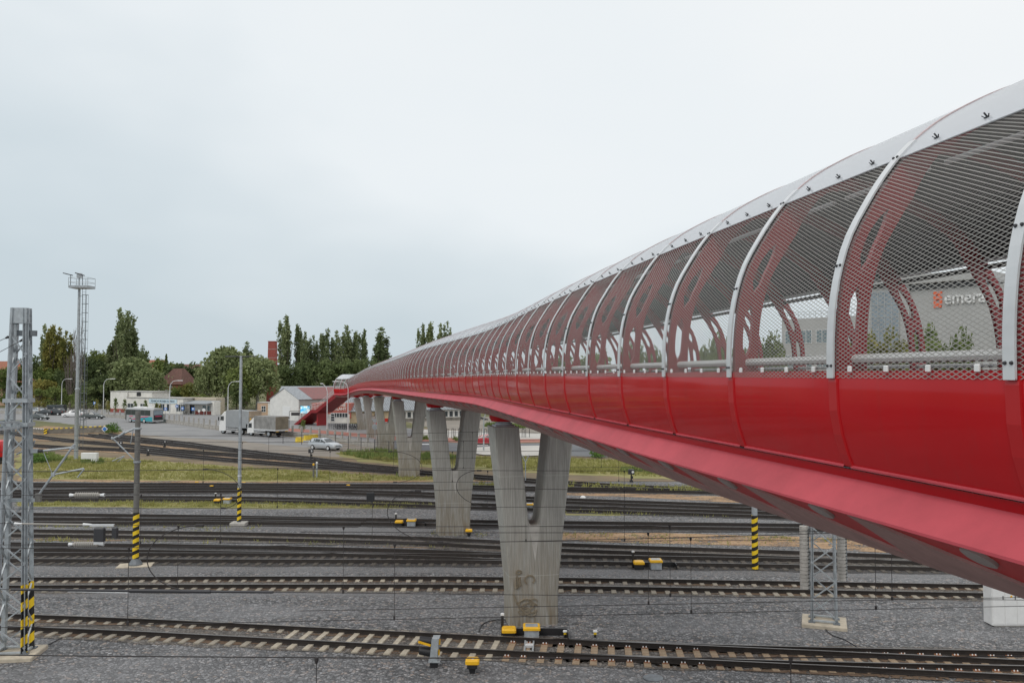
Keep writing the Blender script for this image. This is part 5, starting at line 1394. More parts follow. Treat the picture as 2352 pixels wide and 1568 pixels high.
# bicycles in rack
def bicycle():
    root = thing('bicycle', '', 'bicycle', (0, 0, 0), 'bicycles parked in the rack by the stair')
    for x in (-.52, .52):
        mb = MB(); mb.path([Vector((x + .33 * math.cos(2 * PI * k / 14), 0, .34 + .33 * math.sin(2 * PI * k / 14))) for k in range(15)], .028, 4); mb.build('wheel', 'black', root)
    mb = MB()
    for a, b in (((-.52, .34), (-.1, .32)), ((-.52, .34), (-.22, .78)), ((-.1, .32), (-.24, .85)), ((-.1, .32), (.36, .74)), ((-.22, .78), (.36, .78)), ((.52, .34), (.34, .95))): mb.tube((a[0], 0, a[1]), (b[0], 0, b[1]), .024, None, 5)
    mb.build('frame', 'dark_metal', root); mb = MB(); mb.bbox((-.26, 0, .9), (.26, .14, .07), .02); mb.build('saddle', 'black', root); MB().tube((.34, -.28, .98), (.34, .28, .98), .02, None, 5).build('handlebar', 'black', root)
    return root
bk = bicycle(); km = tree_of(bk)
blab = ['bicycle at the left end of the long rack by the red stair', 'bicycle second from the left end of the rack', 'bicycle third from the left end of the rack', 'bicycle left of the middle of the rack', 'bicycle near the middle of the long rack', 'bicycle just right of the middle of the rack', 'bicycle toward the right end of the rack', 'bicycle third from the right end of the rack', 'bicycle second from the right end of the rack', 'bicycle at the right end of the rack nearest the farthest pier']
for k in range(10):
    o = bk if k == 0 else copy_tree(bk, km)
    o['label'] = blab[k]; p = G(772 + k * 5.6, 985.5); o.location = (p.x, p.y, 0); o.rotation_euler = (0, 0, 1.1 + rg.uniform(-.25, .25))
a, b = G(752, 985), G(824, 985.5); root = thing('bicycle_rack', 'long low metal bicycle rack on the pavement by the red stair', 'bicycle rack', tuple((a + b) / 2))
mb = MB()
for k in range(16):
    p = a.lerp(b, k / 15) + Vector((.3, .3, 0)); mb.path([p + Vector((0, -.3, 0)), p + Vector((0, -.3, .95)), p + Vector((0, .3, .95)), p + Vector((0, .3, 0))], .03, 5)
mb.build('hoops', 'steel_dark', root)
# ------------------------------------------------------------------ vehicles
def wheel(root, x, y, r=.32, w=.21, rim='alu'):
    sg = 1 if y > 0 else -1
    mb = MB(); mb.lathe((x, y - sg * w / 2, r), [(r * .96, -w / 2), (r, -w * .3), (r, w * .3), (r * .96, w / 2)], 18, 0, 'Y'); t = mb.build('wheel', 'rubber', root, True)
    mb = MB(); yy = y + sg * .004
    prof = [(r * .62, -.012), (r * .6, .01), (r * .25, .004)] if sg > 0 else [(r * .25, -.004), (r * .6, -.01), (r * .62, .012)]
    mb.lathe((x, yy, r), prof, 14, 0, 'Y'); mb.build('rim', rim, t)
CARS = {
 'estate': ([(2.38, .50, .52, .72), (2.25, .70, .73, .80), (1.5, .90, .94, .88), (.98, .97, 1.01, .89), (.2, .97, 1.42, .9), (-.6, .98, 1.48, .9), (-1.7, .98, 1.45, .9), (-2.18, .98, 1.12, .88), (-2.36, .78, .8, .8)], (.9, -2.05), 3),
 'sedan': ([(2.35, .48, .5, .72), (2.2, .68, .7, .8), (1.5, .86, .9, .88), (.9, .94, .98, .89), (.1, .94, 1.38, .9), (-.6, .95, 1.42, .9), (-1.2, .95, 1.34, .9), (-1.85, .97, 1.02, .88), (-2.3, .86, .9, .82)], (.8, -1.65), 2),
 'suv': ([(2.3, .58, .6, .76), (2.2, .86, .9, .84), (1.4, 1.02, 1.06, .9), (.95, 1.06, 1.1, .91), (.3, 1.08, 1.6, .92), (-.5, 1.08, 1.68, .92), (-1.7, 1.08, 1.63, .92), (-2.1, 1.05, 1.25, .9), (-2.28, .85, .88, .84)], (.85, -1.95), 3),
}
def car(kind, paint, label, px, py, fwd, s=1.0, lit=False, name='parked_car', group='cars parked or driving in view'):
    st, gl, nw = CARS[kind]; root = thing(name, label, 'car', (0, 0, 0), group)
    mb = MB(); rings = []
    def cab(x):
        for (a, b) in zip(st, st[1:]):
            if a[0] >= x >= b[0]:
                t = (a[0] - x) / (a[0] - b[0]); return [lerp(p, q, t) for p, q in zip(a[1:], b[1:])]
    for x, zb, zt, w in st:
        wt = w * (.93 if zt - zb < .1 else .72); z0 = .24 if abs(x) < 2 else .3
        rings.append([Vector(q) for q in ((x, -w * .9, z0), (x, -w, z0 + .12), (x, -w, (z0 + zb) / 2 + .06), (x, -w * .97, zb), (x, -wt, zt - .02), (x, -wt * .82, zt), (x, wt * .82, zt), (x, wt, zt - .02), (x, w * .97, zb), (x, w, (z0 + zb) / 2 + .06), (x, w, z0 + .12), (x, w * .9, z0))])
    mb.loft(rings, True, True); mb.build('body', paint, root, True)
    xs = [lerp(gl[0], gl[1], k / nw) for k in range(nw + 1)]
    for sg in (-1, 1):
        for xa, xb in zip(xs, xs[1:]):
            xa -= .05; xb += .05
            P = []
            for x, up in ((xa, 0), (xb, 0), (xb, 1), (xa, 1)):
                zb, zt, w = cab(x); wt = w * .72 if zt - zb > .12 else w * .9
                t = .14 if not up else .86
                z = lerp(zb, zt, t); y = lerp(w * .97, wt, t) + .014
                P.append(Vector((x, sg * y, z)))
            if sg > 0: P = P[::-1]
            q = MB(); q.quad(*P); q.build('side_window', 'glass_dark', root)
    (xa, zba, zta, wa), (xb, zbb, ztb, wb) = st[3], st[4]
    q = MB(); n_ = Vector((ztb - zta, 0, xa - xb)).normalized() * .02
    q.quad(*[v + n_ for v in (Vector((lerp(xa, xb, .12), -wa * .78, lerp(zta, ztb, .12))), Vector((lerp(xa, xb, .12), wa * .78, lerp(zta, ztb, .12))), Vector((lerp(xa, xb, .93), wb * .6, lerp(zta, ztb, .93))), Vector((lerp(xa, xb, .93), -wb * .6, lerp(zta, ztb, .93))))]); q.build('windscreen', 'glass_dark', root)
    (xa, zba, zta, wa), (xb, zbb, ztb, wb) = st[6], st[7]
    q = MB(); n_ = Vector((-(zta - ztb), 0, (xa - xb))).normalized() * .02
    q.quad(*[v + n_ for v in (Vector((lerp(xa, xb, .15), -wa * .58, lerp(zta, ztb, .15))), Vector((lerp(xa, xb, .15), wa * .58, lerp(zta, ztb, .15))), Vector((lerp(xa, xb, .92), wb * .66, lerp(zta, ztb, .92))), Vector((lerp(xa, xb, .92), -wb * .66, lerp(zta, ztb, .92))))]); q.build('rear_window', 'glass_dark', root)
    for x in (1.42, -1.38):
        for y in (-.955, .955): wheel(root, x, y)
    for y in (-.6, .6):
        q = MB(); q.bbox((2.26, y, .64 if kind != 'suv' else .78), (.2, .32, .13), .03); q.build('headlight', 'headlight_on' if lit else 'lamp_glass', root)
        q = MB(); q.bbox((-2.26, y * 1.15, .82), (.18, .16, .24), .03); q.build('tail_light', 'tail_red', root)
    q = MB(); q.bbox((2.3, 0, .52), (.14, 1.0, .2), .02); q.build('grille', 'black', root)
    for y in (-.96, .96): q = MB(); q.bbox((.72, y, 1.02), (.12, .18, .12), .03); q.build('wing_mirror', paint, root)
    if kind == 'estate':
        for y in (-.55, .55): q = MB(); q.path([Vector((x, y, z)) for x, z in ((.1, 1.42), (0, 1.5), (-1.6, 1.53), (-1.75, 1.47))], .018, 5); q.build('roof_rail', 'black', root)
    p = G(px, py); root.location = (p.x, p.y, 0); root.rotation_euler = (0, 0, math.atan2(fwd[1], fwd[0])); root.scale = (s, s, s)
    return root
car('estate', 'car_silver', 'silver estate car parked on the dusty lot behind the tracks', 747, 1032, (.84, -.55))
car('sedan', 'car_red', 'small red car with its headlight on driving along the road', 1111, 1020.5, (-1, .12), lit=True)
car('suv', 'car_dark', 'black off-road car with red tail lights in the left car park', 126, 953, (-1, .12))
car('sedan', 'car_dark', 'dark blue car parked in front of the black off-road car', 104, 953, (-1, .2))
car('sedan', 'car_grey', 'dark grey small car parked low on the left, nearest the loading wall', 91, 963.5, (1, -.35), .92)
car('suv', 'car_white', 'white car parked in the left car park behind the lighting tower', 167, 957.5, (-1, -.12), .92)
car('sedan', 'car_grey', 'dark grey saloon parked right of the white car', 214, 961.5, (1, -.08))
car('estate', 'car_silver', 'pale car half hidden behind the dark cars at far left', 80, 949, (-1, .3))
def van(label, paint, px, py, fwd, name='van', high=True):
    root = thing(name, label, 'van', (0, 0, 0))
    hz = 2.4 if high else 1.95
    st = [(2.75, .75, .8), (2.6, 1.05, .92), (1.9, 1.25, .95), (1.2, hz - .25, .93), (.9, hz, .92), (-2.5, hz, .92), (-2.75, hz - .1, .9)]
    mb = MB(); rings = []
    for x, z, w in st: rings.append([Vector(q) for q in ((x, -w, .35), (x, -w * 1.02, .7), (x, -w * .94, z - .12), (x, -w * .82, z), (x, w * .82, z), (x, w * .94, z - .12), (x, w * 1.02, .7), (x, w, .35))])
    mb.loft(rings, True, True); mb.build('body', paint, root, True)
    for sg in (-1, 1):
        for x0, x1 in ((1.55, .85), (.3, -.75)):
            q = MB(); q.hexa([Vector((x, sg * y, z)) for x, y, z in ((x0, .925, 1.35), (x1, .925, 1.35), (x1, .945, 1.35), (x0, .945, 1.35), (x0 - (.35 if x0 > 1 else 0), .86, 1.95), (x1, .86, 1.95), (x1, .915, 1.95), (x0 - (.35 if x0 > 1 else 0), .915, 1.95))]); q.build('side_window', 'glass_dark', root)
        q = MB(); q.box((-.2, sg * .965, .72), (3.4, .02, .12)); q.build('rub_strip', 'black', root)
        wheel(root, 1.75, sg * .985, .34); wheel(root, -1.7, sg * .985, .34)
        q = MB(); q.bbox((2.62, sg * .68, .88), (.2, .3, .22), .03); q.build('headlight', 'lamp_glass', root)
        q = MB(); q.bbox((1.4, sg * 1.06, 1.4), (.14, .18, .3), .03); q.build('wing_mirror', 'black', root)
    q = MB(); n_ = Vector((.7, 0, .5)).normalized() * .02; q.quad(*[v + n_ for v in (Vector((1.82, -.8, 1.32)), Vector((1.82, .8, 1.32)), Vector((1.24, .74, hz - .32)), Vector((1.24, -.74, hz - .32)))]); q.build('windscreen', 'glass_dark', root)
    q = MB(); q.bbox((2.72, 0, .62), (.12, 1.5, .3), .03); q.build('bumper', 'black', root)
    if high:
        q = MB()
        for x in (.6, -.6, -1.8): q.bar((x, -.75, hz + .08), (x, .75, hz + .08), .05, .04)
        for y in (-.7, .7): q.bar((.8, y, hz + .1), (-2.2, y, hz + .1), .04, .04)
        q.build('roof_rack', 'alu', root)
    p = G(px, py); root.location = (p.x, p.y, 0); root.rotation_euler = (0, 0, math.atan2(fwd[1], fwd[0]))
van('white high roofed van parked between the second and nearest pier', 'car_white', 1039, 963, (-.93, -.36))
van('dark brown van behind the black off-road car in the left car park', 'car_dark', 124, 947, (-1, 0), high=False)
def truck(label, kind, px, py, fwd):
    root = thing('truck', label, 'truck', (0, 0, 0)); big = kind == 'big'
    hb, zb = (3.85, 1.15) if big else (3.2, 1.05); L = 7.6 if big else 7.3; xr = -L / 2; xf = L / 2 - 1.75; W = 2.5 if big else 2.4
    ct = 3.3 if big else 2.45
    mb = MB(); rings = []
    for x, z0, z1, w in ((xf + .08, .55, ct + (.45 if big else .6), W / 2 - .12), (xf + .6, .5, ct + .3, W / 2 - .08), (xf + 1.0, .5, ct, W / 2 - .05), (xf + 1.5, .45, ct - .5, W / 2 - .05), (xf + 1.72, .42, 1.4, W / 2 - .08), (xf + 1.75, .4, .9, W / 2 - .1)):
        rings.append([Vector(q) for q in ((x, -w, z0), (x, -w, z1 - .15), (x, -w + .15, z1), (x, w - .15, z1), (x, w, z1 - .15), (x, w, z0))])
    mb.loft(rings, True, True); mb.build('cab', 'white', root, True)
    for sg in (-1, 1):
        q = MB(); y = sg * (W / 2 - .045); q.hexa([Vector((x, yy, z)) for yy in (y - .012, y + .012) for x, z in ((xf + .55, ct - 1.1), (xf + 1.42, ct - 1.1), (xf + 1.3, ct - .45), (xf + .55, ct - .4))]); q.build('side_window', 'glass_dark', root)
        q = MB(); q.bbox((xf + 1.6, sg * (W / 2 + .12), ct - .85), (.14, .2, .6), .04); q.build('wing_mirror', 'black', root)
        q = MB(); q.bbox((xf + 1.7, sg * .85, .75), (.14, .34, .22), .03); q.build('headlight', 'lamp_glass', root)
        for x in (xf + .85, xr + 2.0): wheel(root, x, sg * (W / 2 - .16), .5, .3, 'steel')
        q = MB(); q.bar((xf - .1, sg * (W / 2 - .06), .62), (xr + 2.7, sg * (W / 2 - .06), .62), .04, .12); q.bar((xf - .1, sg * (W / 2 - .06), .92), (xr + 2.7, sg * (W / 2 - .06), .92), .04, .12); q.build('side_guard', 'alu', root)
    q = MB(); n_ = Vector((.55, 0, .25)).normalized() * .02; q.quad(*[v + n_ for v in (Vector((xf + 1.70, -.98, ct - 1.55)), Vector((xf + 1.70, .98, ct - 1.55)), Vector((xf + 1.50, .95, ct - .55)), Vector((xf + 1.50, -.95, ct - .55)))]); q.build('windscreen', 'glass_dark', root)
    mb = MB(); a, b = xr + .06, xf - .06; n = 16
    for sg in (-1, 1):
        rows = []
        for k in range(n + 1):
            x = lerp(a, b, k / n); rows.append([Vector((x, sg * (W / 2 + (.02 if k % 4 else -.01)), zb)), Vector((x, sg * (W / 2 + rg.uniform(-.01, .03)), (zb + hb) / 2)), Vector((x, sg * (W / 2 - .01), hb))])
        mb.loft(rows if sg < 0 else [r[::-1] for r in rows], closed=False)
    mb.box(((a + b) / 2, 0, hb - .01), (b - a, W - .04, .04)); mb.box((b, 0, (zb + hb) / 2), (.04, W - .04, hb - zb)); mb.box(((a + b) / 2, 0, zb), (b - a, W - .05, .06))
    mb.build('cargo_tarp', 'truck_side' if big else 'tarp_grey', root)
    mb = MB(); mb.box((a - .02, 0, (zb + hb) / 2), (.05, W - .02, hb - zb)); mb.build('rear_tarp', 'truck_rear' if big else 'tarp_brown', root)
    if big:
        q = MB(); q.box((a - .05, 0, hb - 1.0), (.03, W - .02, .08)); q.box((a - .06, W / 2 - .3, zb + 1.45), (.03, .22, .22), 0, 1); q.build('rear_trim', ['old_conc', 'yellow'], root)
    else:
        q = MB()
        for sg in (-1, 1): q.box(((a + b) / 2, sg * (W / 2 + .015), zb + .08), (b - a, .05, .2))
        q.box((a - .04, 0, zb + .08), (.06, W, .2)); q.build('dropside', 'alu', root)
    q = MB(); q.box((xr + .15, 0, .75), (.12, W - .2, .14)); q.box((xr + 2.2, 0, .8), (4.4, .9, .25)); q.box((xr + 3.2, -W / 2 + .3, .7), (.9, .4, .5)); q.build('chassis', 'black', root)
    q = MB()
    for sg in (-1, 1): q.box((xr + .06, sg * (W / 2 - .35), .92 if big else 1.0), (.08, .5, .16))
    q.build('tail_light', 'yellow', root)
    p = G(px, py); root.location = (p.x, p.y, 0); root.rotation_euler = (0, 0, math.atan2(fwd[1], fwd[0]))
truck('taller white cabbed truck with smooth grey curtain side, left of the other truck', 'big', 551, 996.5, (-.83, .56))
truck('smaller white cabbed truck with stained grey tarpaulin body', 'small', 614, 1002, (-.80, .60))
# bus
root = thing('bus', 'silver and teal coach with pink swooshes behind the catenary post', 'bus', (0, 0, 0))
L, W, Hh = 10.2, 2.5, 3.15
mb = MB(); rings = []
for x, i in ((-L / 2, .1), (-L / 2 + .15, .0), (L / 2 - .5, 0), (L / 2, .12)):
    w = W / 2 - i; rings.append([Vector(q) for q in ((x, -w, .4), (x, -w, Hh - .25), (x, -w + .25, Hh), (x, w - .25, Hh), (x, w, Hh - .25), (x, w, .4))])
mb.loft(rings, True, True); mb.build('body', 'bus_silver', root, True)
for sg in (-1, 1):
    y = sg * (W / 2 + .008)
    def pan(name, P, m, e=.0):
        q = MB(); q.loft([[Vector((x, sg * (W / 2 + .001 + e), z)) for x, z in P], [Vector((x, sg * (W / 2 + .012 + e), z)) for x, z in P]], True, True); return q.build(name, m, root)
    for x0, x1 in ((4.6, 2.9), (2.85, 1.2), (1.15, -.5), (-.55, -2.2), (-2.25, -4.2)): pan('side_window', [(x0, 1.62), (x1, 1.62), (x1, 2.75), (x0, 2.75)], 'glass_dark')
    pan('door', [(5.0, .5), (4.65, .5), (4.65, 2.75), (5.0, 2.6)], 'glass_dark')
    pan('teal_flank', [(3.2, .42), (-4.95, .42), (-4.95, 1.35), (-2.2, 1.3), (.5, .9)], 'bus_teal')
    pan('pink_swoosh', [(1.8, .95), (.2, 1.05), (-1.2, 1.35), (-3.8, 1.52), (-3.2, 1.3), (-1, 1.15), (0.5, .85)], 'bus_pink', .012)
    pan('pink_swoosh', [(3.0, .62), (1.2, .6), (.9, .85), (1.6, .82)], 'bus_pink', .012); pan('pink_script', [(3.6, 1.3), (2.2, 1.3), (2.2, 1.45), (3.6, 1.45)], 'bus_pink', .012)
    for x in (3.2, -2.0): wheel(root, x, sg * (W / 2 + .03), .5, .3, 'alu')
mb = MB(); mb.box((-L / 2 - .01, 0, 2.25), (.03, 2.1, .95)); mb.build('rear_window', 'curtain_glass', root)
mb = MB(); mb.box((-L / 2 - .02, 0, 1.1), (.04, 2.1, 1.2)); mb.box((-L / 2 - .005, 0, 2.25), (.02, 2.2, 1.1)); mb.build('engine_cover', 'black', root)
mb = MB(); mb.box((-L / 2 - .045, 0, 1.5), (.02, 1.5, .15)); mb.build('rear_script', 'bus_pink', root)
mb = MB(); mb.bbox((-L / 2 - .06, 0, .52), (.2, 2.4, .28), .05); mb.build('bumper', 'bus_silver', root)
mb = MB(); mb.bbox((1.5, 0, Hh + .12), (2.6, 1.6, .24), .08); mb.bbox((-1.4, 0, Hh + .1), (1.2, 1.5, .2), .08); mb.build('roof_unit', 'white', root)
p = G(331, 970); root.location = (p.x, p.y, 0); root.rotation_euler = (0, 0, math.atan2(.56, -.83)); root.scale = (.93, .93, .93)
# red engine peeping in at the left edge
p = G(-22, 1063); root = thing('locomotive', 'rounded end of a red locomotive at the left edge of the yard', 'locomotive', (p.x, p.y, 0))
mb = MB(); rings = []
for x, i in ((-4, 0), (1.1, 0), (1.5, .12), (1.68, .4)):
    rings.append([Vector((p.x + x, p.y + y, z)) for y, z in ((-1.3 + i, .75), (-1.35 + i, 1.3), (-1.3 + i, 2.2 - i * .3), (-.9 + i, 2.5 - i * .4), (.9 - i, 2.5 - i * .4), (1.3 - i, 2.2 - i * .3), (1.3 - i, .75))])
mb.loft(rings, True, True); mb.build('body', 'loco_red', root, True)
mb = MB(); mb.box((p.x - 1.2, p.y, .5), (5.8, 2.2, .5)); mb.build('underframe', 'black', root)
mb = MB(); mb.box((p.x + 1.2, p.y - 1.37, 1.75), (.5, .03, .09)); mb.build('stripe', 'white', root)
for x in (-2.4, .4):
    mb = MB(); mb.lathe((p.x + x, p.y - .9, .43), [(.42, -.07), (.42, .07)], 18, 0, 'Y'); mb.build('wheel', 'black', root)
# ------------------------------------------------------------------ lamps, signs, screen
def street_lamp(label, px, py, top, arm=1, L=2.6, m='alu'):
    p = G(px, py); zt = 10 + (855 - top) * p.y / F; root = thing('street_lamp', label, 'street lamp', (p.x, p.y, 0), 'curved street lamps along the street')
    P = [Vector((p.x, p.y, z)) for z in (0, zt * .5, zt - 1.3)] + [Vector((p.x + arm * .2, p.y, zt - .6)), Vector((p.x + arm * .65, p.y, zt - .12)), Vector((p.x + arm * 1.2, p.y, zt)), Vector((p.x + arm * L * .6, p.y, zt + .03))]
    MB().path(P, [.10, .09, .07, .06, .055, .05, .05], 8).build('pole', m, root, True)
    mb = MB(); mb.bbox((p.x + arm * L * .8, p.y, zt + .03), (L * .42, .3, .12), .05); mb.build('lamp_head', m, root)
street_lamp('curved street lamp left of the lighting tower', 141, 943, 870)
street_lamp('curved street lamp right of the lighting tower beside the shop', 237, 955, 870)
street_lamp('curved street lamp in front of the shop banner', 389, 968, 874)
street_lamp('curved street lamp left of the twin lamp post by the trucks', 523, 969, 876)
street_lamp('curved street lamp in front of the far bridge end, arm to the left', 799, 992, 876, -1, 2.6)
street_lamp('thin straight lamp column in front of the red stair', 751, 990, 881, -1, 1.2)
street_lamp('street lamp column right of the second pier beside the road', 1111, 1036, 940, 1, 1.0, 'steel')
def road_sign(label, px, py, zc, kind, d=.55):
    if kind in ('blue', 'white', 'square'): d *= .62
    p = G(px, py); root = thing('road_sign', label, 'road sign', (p.x, p.y, 0))
    MB().tube((p.x, p.y, 0), (p.x, p.y, zc + .3), .04, None, 6).build('post', 'steel', root)
    mb = MB(); y = p.y - .06
    if kind == 'diamond':
        for s_, m_, yy in ((d * 1.25, 0, 0), (d * .9, 1, -.015)): mb.loft([[Vector((p.x + x * s_, y + yy + e, zc + z * s_)) for x, z in ((0, -1), (1, 0), (0, 1), (-1, 0))] for e in (-.012, .012)], True, True, m_)
        mb.build('plate', ['white', 'blue_sign'], root)
    elif kind == 'square': mb.bbox((p.x, y, zc), (d * 2, .03, d * 2), .005); mb.bbox((p.x, y - .02, zc + .05), (d * .9, .02, d * 1.2), .005, 0, 1); mb.build('plate', ['blue_sign', 'white'], root)
    elif kind == 'triangle': mb.loft([[Vector((p.x + x * d, y + e, zc + z * d)) for x, z in ((0, -1), (1, .8), (-1, .8))] for e in (-.012, .012)], True, True); mb.lathe((p.x, y, zc - 1.6 * d), [(d * .85, -.01), (d * .85, .01)], 18, 0, 'Y'); mb.build('plate', 'steel', root)
    else: mb.lathe((p.x, y, zc), [(d, -.012), (d, .012)], 18, 0, 'Y'); mb.lathe((p.x, y - .02, zc), [(d * .55, -.008), (d * .55, .008)], 12, 1, 'Y') if kind == 'blue' else None; mb.build('plate', ['blue_sign' if kind == 'blue' else 'white', 'white'], root, True)
road_sign('blue and white diamond sign on a short post at the end of the loading wall', 240.5, 995, .72, 'diamond', .42)
road_sign('round blue sign left of the shop by the saplings', 217, 950, 2.6, 'square', .5)
road_sign('round blue sign in front of the shop windows', 380, 970, 2.7, 'blue', .55)
road_sign('round blue sign at the left end of the shop canopy', 406, 966, 3.0, 'blue', .5)
road_sign('round blue and red no stopping sign by the shop canopy', 419, 968, 2.7, 'blue', .55)
road_sign('square blue sign in front of the shop canopy', 443, 970, 2.7, 'square', .5)
road_sign('round white sign at the right end of the shop canopy', 468, 970, 2.5, 'white', .55)
road_sign('round white sign below the canopy, left of the other white one', 457, 970, 2.3, 'white', .4)
road_sign('grey back of a triangle and round sign pair at the third pier', 861, 1030, 3.6, 'triangle', .45)
# LED screen on a stand
c = A(700.5, 941, 166); root = thing('led_screen', 'bright blue and white LED advertising screen beside the red stair', 'screen', (c.x, c.y, 0))
f = Fr((c.x - .92, c.y), (1, .06)); mb = MB(); f.box(mb, -.06, 1.92, 0, .25, 1.75, 3.35); mb.build('casing', 'black', root); mb = MB(); f.box(mb, .02, 1.84, -.03, 0, 1.82, 3.28); mb.build('display', 'led', root)
for a in (.2, 1.5): mb = MB(); f.box(mb, a, a + .14, .08, .2, 0, 1.75); mb.build('leg', 'grey_post', root)
p = G(664, 985); root = thing('stop_sign_post', 'black hanging street board on a bent dark post near the smaller truck', 'sign', (p.x, p.y, 0))
mb = MB(); zt = 10 + (855 - 943.6) * p.y / F; mb.path([Vector((p.x, p.y, 0)), Vector((p.x, p.y, zt - .1)), Vector((p.x + .1, p.y, zt)), Vector((p.x + 1.9, p.y, zt))], .05, 6); mb.bbox((p.x - .02, p.y, zt - 1.15), (.2, .2, .25), .03); mb.build('post', 'black', root)
mb = MB(); mb.bbox((p.x + 1.1, p.y, zt - .5), (1.5, .1, .55), .02); mb.build('board', 'dark_metal', root)
# red banner between far piers
c = A(878, 970, 121); root = thing('red_board', 'bright red slanted board with a white square behind the fourth pier', 'board', (c.x, c.y, 0))
x0, x1 = A(857, 970, 121).x, A(899, 970, 121).x; z0, z1 = A(878, 984, 121).z, A(878, 960.5, 121).z
mb = MB(); mb.loft([[Vector((x, c.y + e, z)) for x, z in ((x0, z1), (x0 + .1, z1 - .75), (x0 + .6, z0), (x1 - .45, z0), (x1, z1))] for e in (0, .12)], True, True); mb.build('panel', 'sign_red', root)
mb = MB(); mb.box((x1 - .95, c.y - .02, (z0 + z1) / 2 - .15), (.75, .03, .8)); mb.box((x1 - .75, c.y - .04, z0 + .35), (.22, .02, .35), 0, 1); mb.build('white_square', ['white', 'black'], root)
for x in (x0 + .8, x1 - .7): MB().tube((x, c.y + .06, 0), (x, c.y + .06, z0 + .2), .06, None, 6).build('leg', 'steel', root)
# ------------------------------------------------------------------ trees
rt = random.Random(21)
def leaf(vs, fs, c, s, flat=.0):
    n = Vector((rt.gauss(0, 1), rt.gauss(0, 1), rt.gauss(0, .8) + flat)).normalized(); u = n.orthogonal().normalized(); a = rt.uniform(0, 2 * PI)
    w = n.cross(u); u, w = u * math.cos(a) + w * math.sin(a), w * math.cos(a) - u * math.sin(a)
    o = len(vs); s1 = s * rt.uniform(.7, 1.3); s2 = s * rt.uniform(.45, .8)
    vs += [c - u * s1, c + w * s2, c + u * s1, c - w * s2]; fs.append((o, o + 1, o + 2, o + 3))
def crown_mesh(kind, seed):
    rt.seed(seed); vs, fs = [], []
    if kind == 'poplar':                      # template 22 m high, 2.4 m radius
        pl = [(0, 0, 22, 1.0)] + [(rt.uniform(-1.5, 1.5), rt.uniform(-1.2, 1.2), rt.uniform(16, 21.2), rt.uniform(.55, .95)) for _ in range(5)]
        for sx, sy, hh, rr in pl:
            for _ in range(44):
                t = rt.random() ** .8; z = lerp(1.8, hh - .9, t); R = rr * min(1, .5 + t * 1.6) * max(.12, 1 - t ** 5)
                a = rt.uniform(0, 2 * PI); q = rt.random() ** .5; k = min(1, .35 + t * 1.1)
                c = Vector((sx * k + R * q * math.cos(a), sy * k + R * q * math.sin(a), z))
                for _ in range(12): leaf(vs, fs, c + Vector((rt.gauss(0, .24), rt.gauss(0, .24), rt.gauss(0, .6))), .36)
    elif kind == 'broad':                     # 14 m high, 5.5 m radius
        lob = [(Vector((rt.gauss(0, 2.4), rt.gauss(0, 2.2), rt.uniform(6, 11))), rt.uniform(1.6, 3.0)) for _ in range(9)] + [(Vector((0, 0, 10)), 3.4)]
        for lc, lr in lob:
            for _ in range(22):
                d = Vector((rt.gauss(0, 1), rt.gauss(0, 1), rt.gauss(0, .9))).normalized() * lr * rt.random() ** .35; c = lc + d
                if c.z < 1.5: continue
                for _ in range(15): leaf(vs, fs, c + Vector((rt.gauss(0, .5), rt.gauss(0, .5), rt.gauss(0, .38))), .42, .4)
        for _ in range(50):
            c = Vector((rt.gauss(0, 3), rt.gauss(0, 3), rt.uniform(2, 6)))
            for _ in range(10): leaf(vs, fs, c + Vector((rt.gauss(0, .5), rt.gauss(0, .5), rt.gauss(0, .5))), .42)
    elif kind == 'willow':                    # 14 m, 5 m radius
        for _ in range(190):
            a = rt.uniform(0, 2 * PI); ph = rt.uniform(.0, 1.5); r = 4.6 * math.cos(ph) ** .7 * rt.uniform(.55, 1)
            c = Vector((r * math.cos(a), r * math.sin(a), 8 + 6 * math.sin(ph) * rt.uniform(.85, 1.02))); Lh = rt.uniform(2.0, 5.5)
            for k in range(18):
                t = k / 18; leaf(vs, fs, c + Vector((rt.gauss(0, .22) + math.cos(a) * .5 * math.sin(t * 3), rt.gauss(0, .22) + math.sin(a) * .5 * math.sin(t * 3), -Lh * t)), .34)
        for _ in range(700): leaf(vs, fs, Vector((rt.gauss(0, 2.2), rt.gauss(0, 2.2), rt.uniform(4, 12.5))), .42)
    elif kind == 'conifer':                   # 16 m, 2.6 radius
        for k in range(26):
            t = k / 26; z = 1.5 + 14.5 * t; R = 2.7 * (1 - t) + .15
            for j in range(9):
                a = rt.uniform(0, 2 * PI)
                for _ in range(7): q = rt.random(); leaf(vs, fs, Vector((R * q * math.cos(a), R * q * math.sin(a), z - q * .7 + rt.gauss(0, .12))), .3)
    elif kind == 'shrub':                     # 3 m, 1.6 radius
        for _ in range(110):
            d = Vector((rt.gauss(0, 1), rt.gauss(0, 1), abs(rt.gauss(0, 1)))).normalized() * rt.random() ** .4; c = Vector((d.x * 1.5, d.y * 1.3, .3 + d.z * 2.4))
            for _ in range(9): leaf(vs, fs, c + Vector((rt.gauss(0, .16), rt.gauss(0, .16), rt.gauss(0, .16))), .15)
    elif kind == 'sapling':                   # 3.6 m
        for _ in range(46):
            t = rt.random(); c = Vector((rt.gauss(0, .38) * (1 - t * .7), rt.gauss(0, .38) * (1 - t * .7), lerp(1.2, 3.7, t)))
            for _ in range(8): leaf(vs, fs, c + Vector((rt.gauss(0, .12), rt.gauss(0, .12), rt.gauss(0, .16))), .13)
    mb = MB(); mb.add(vs, fs); return mb
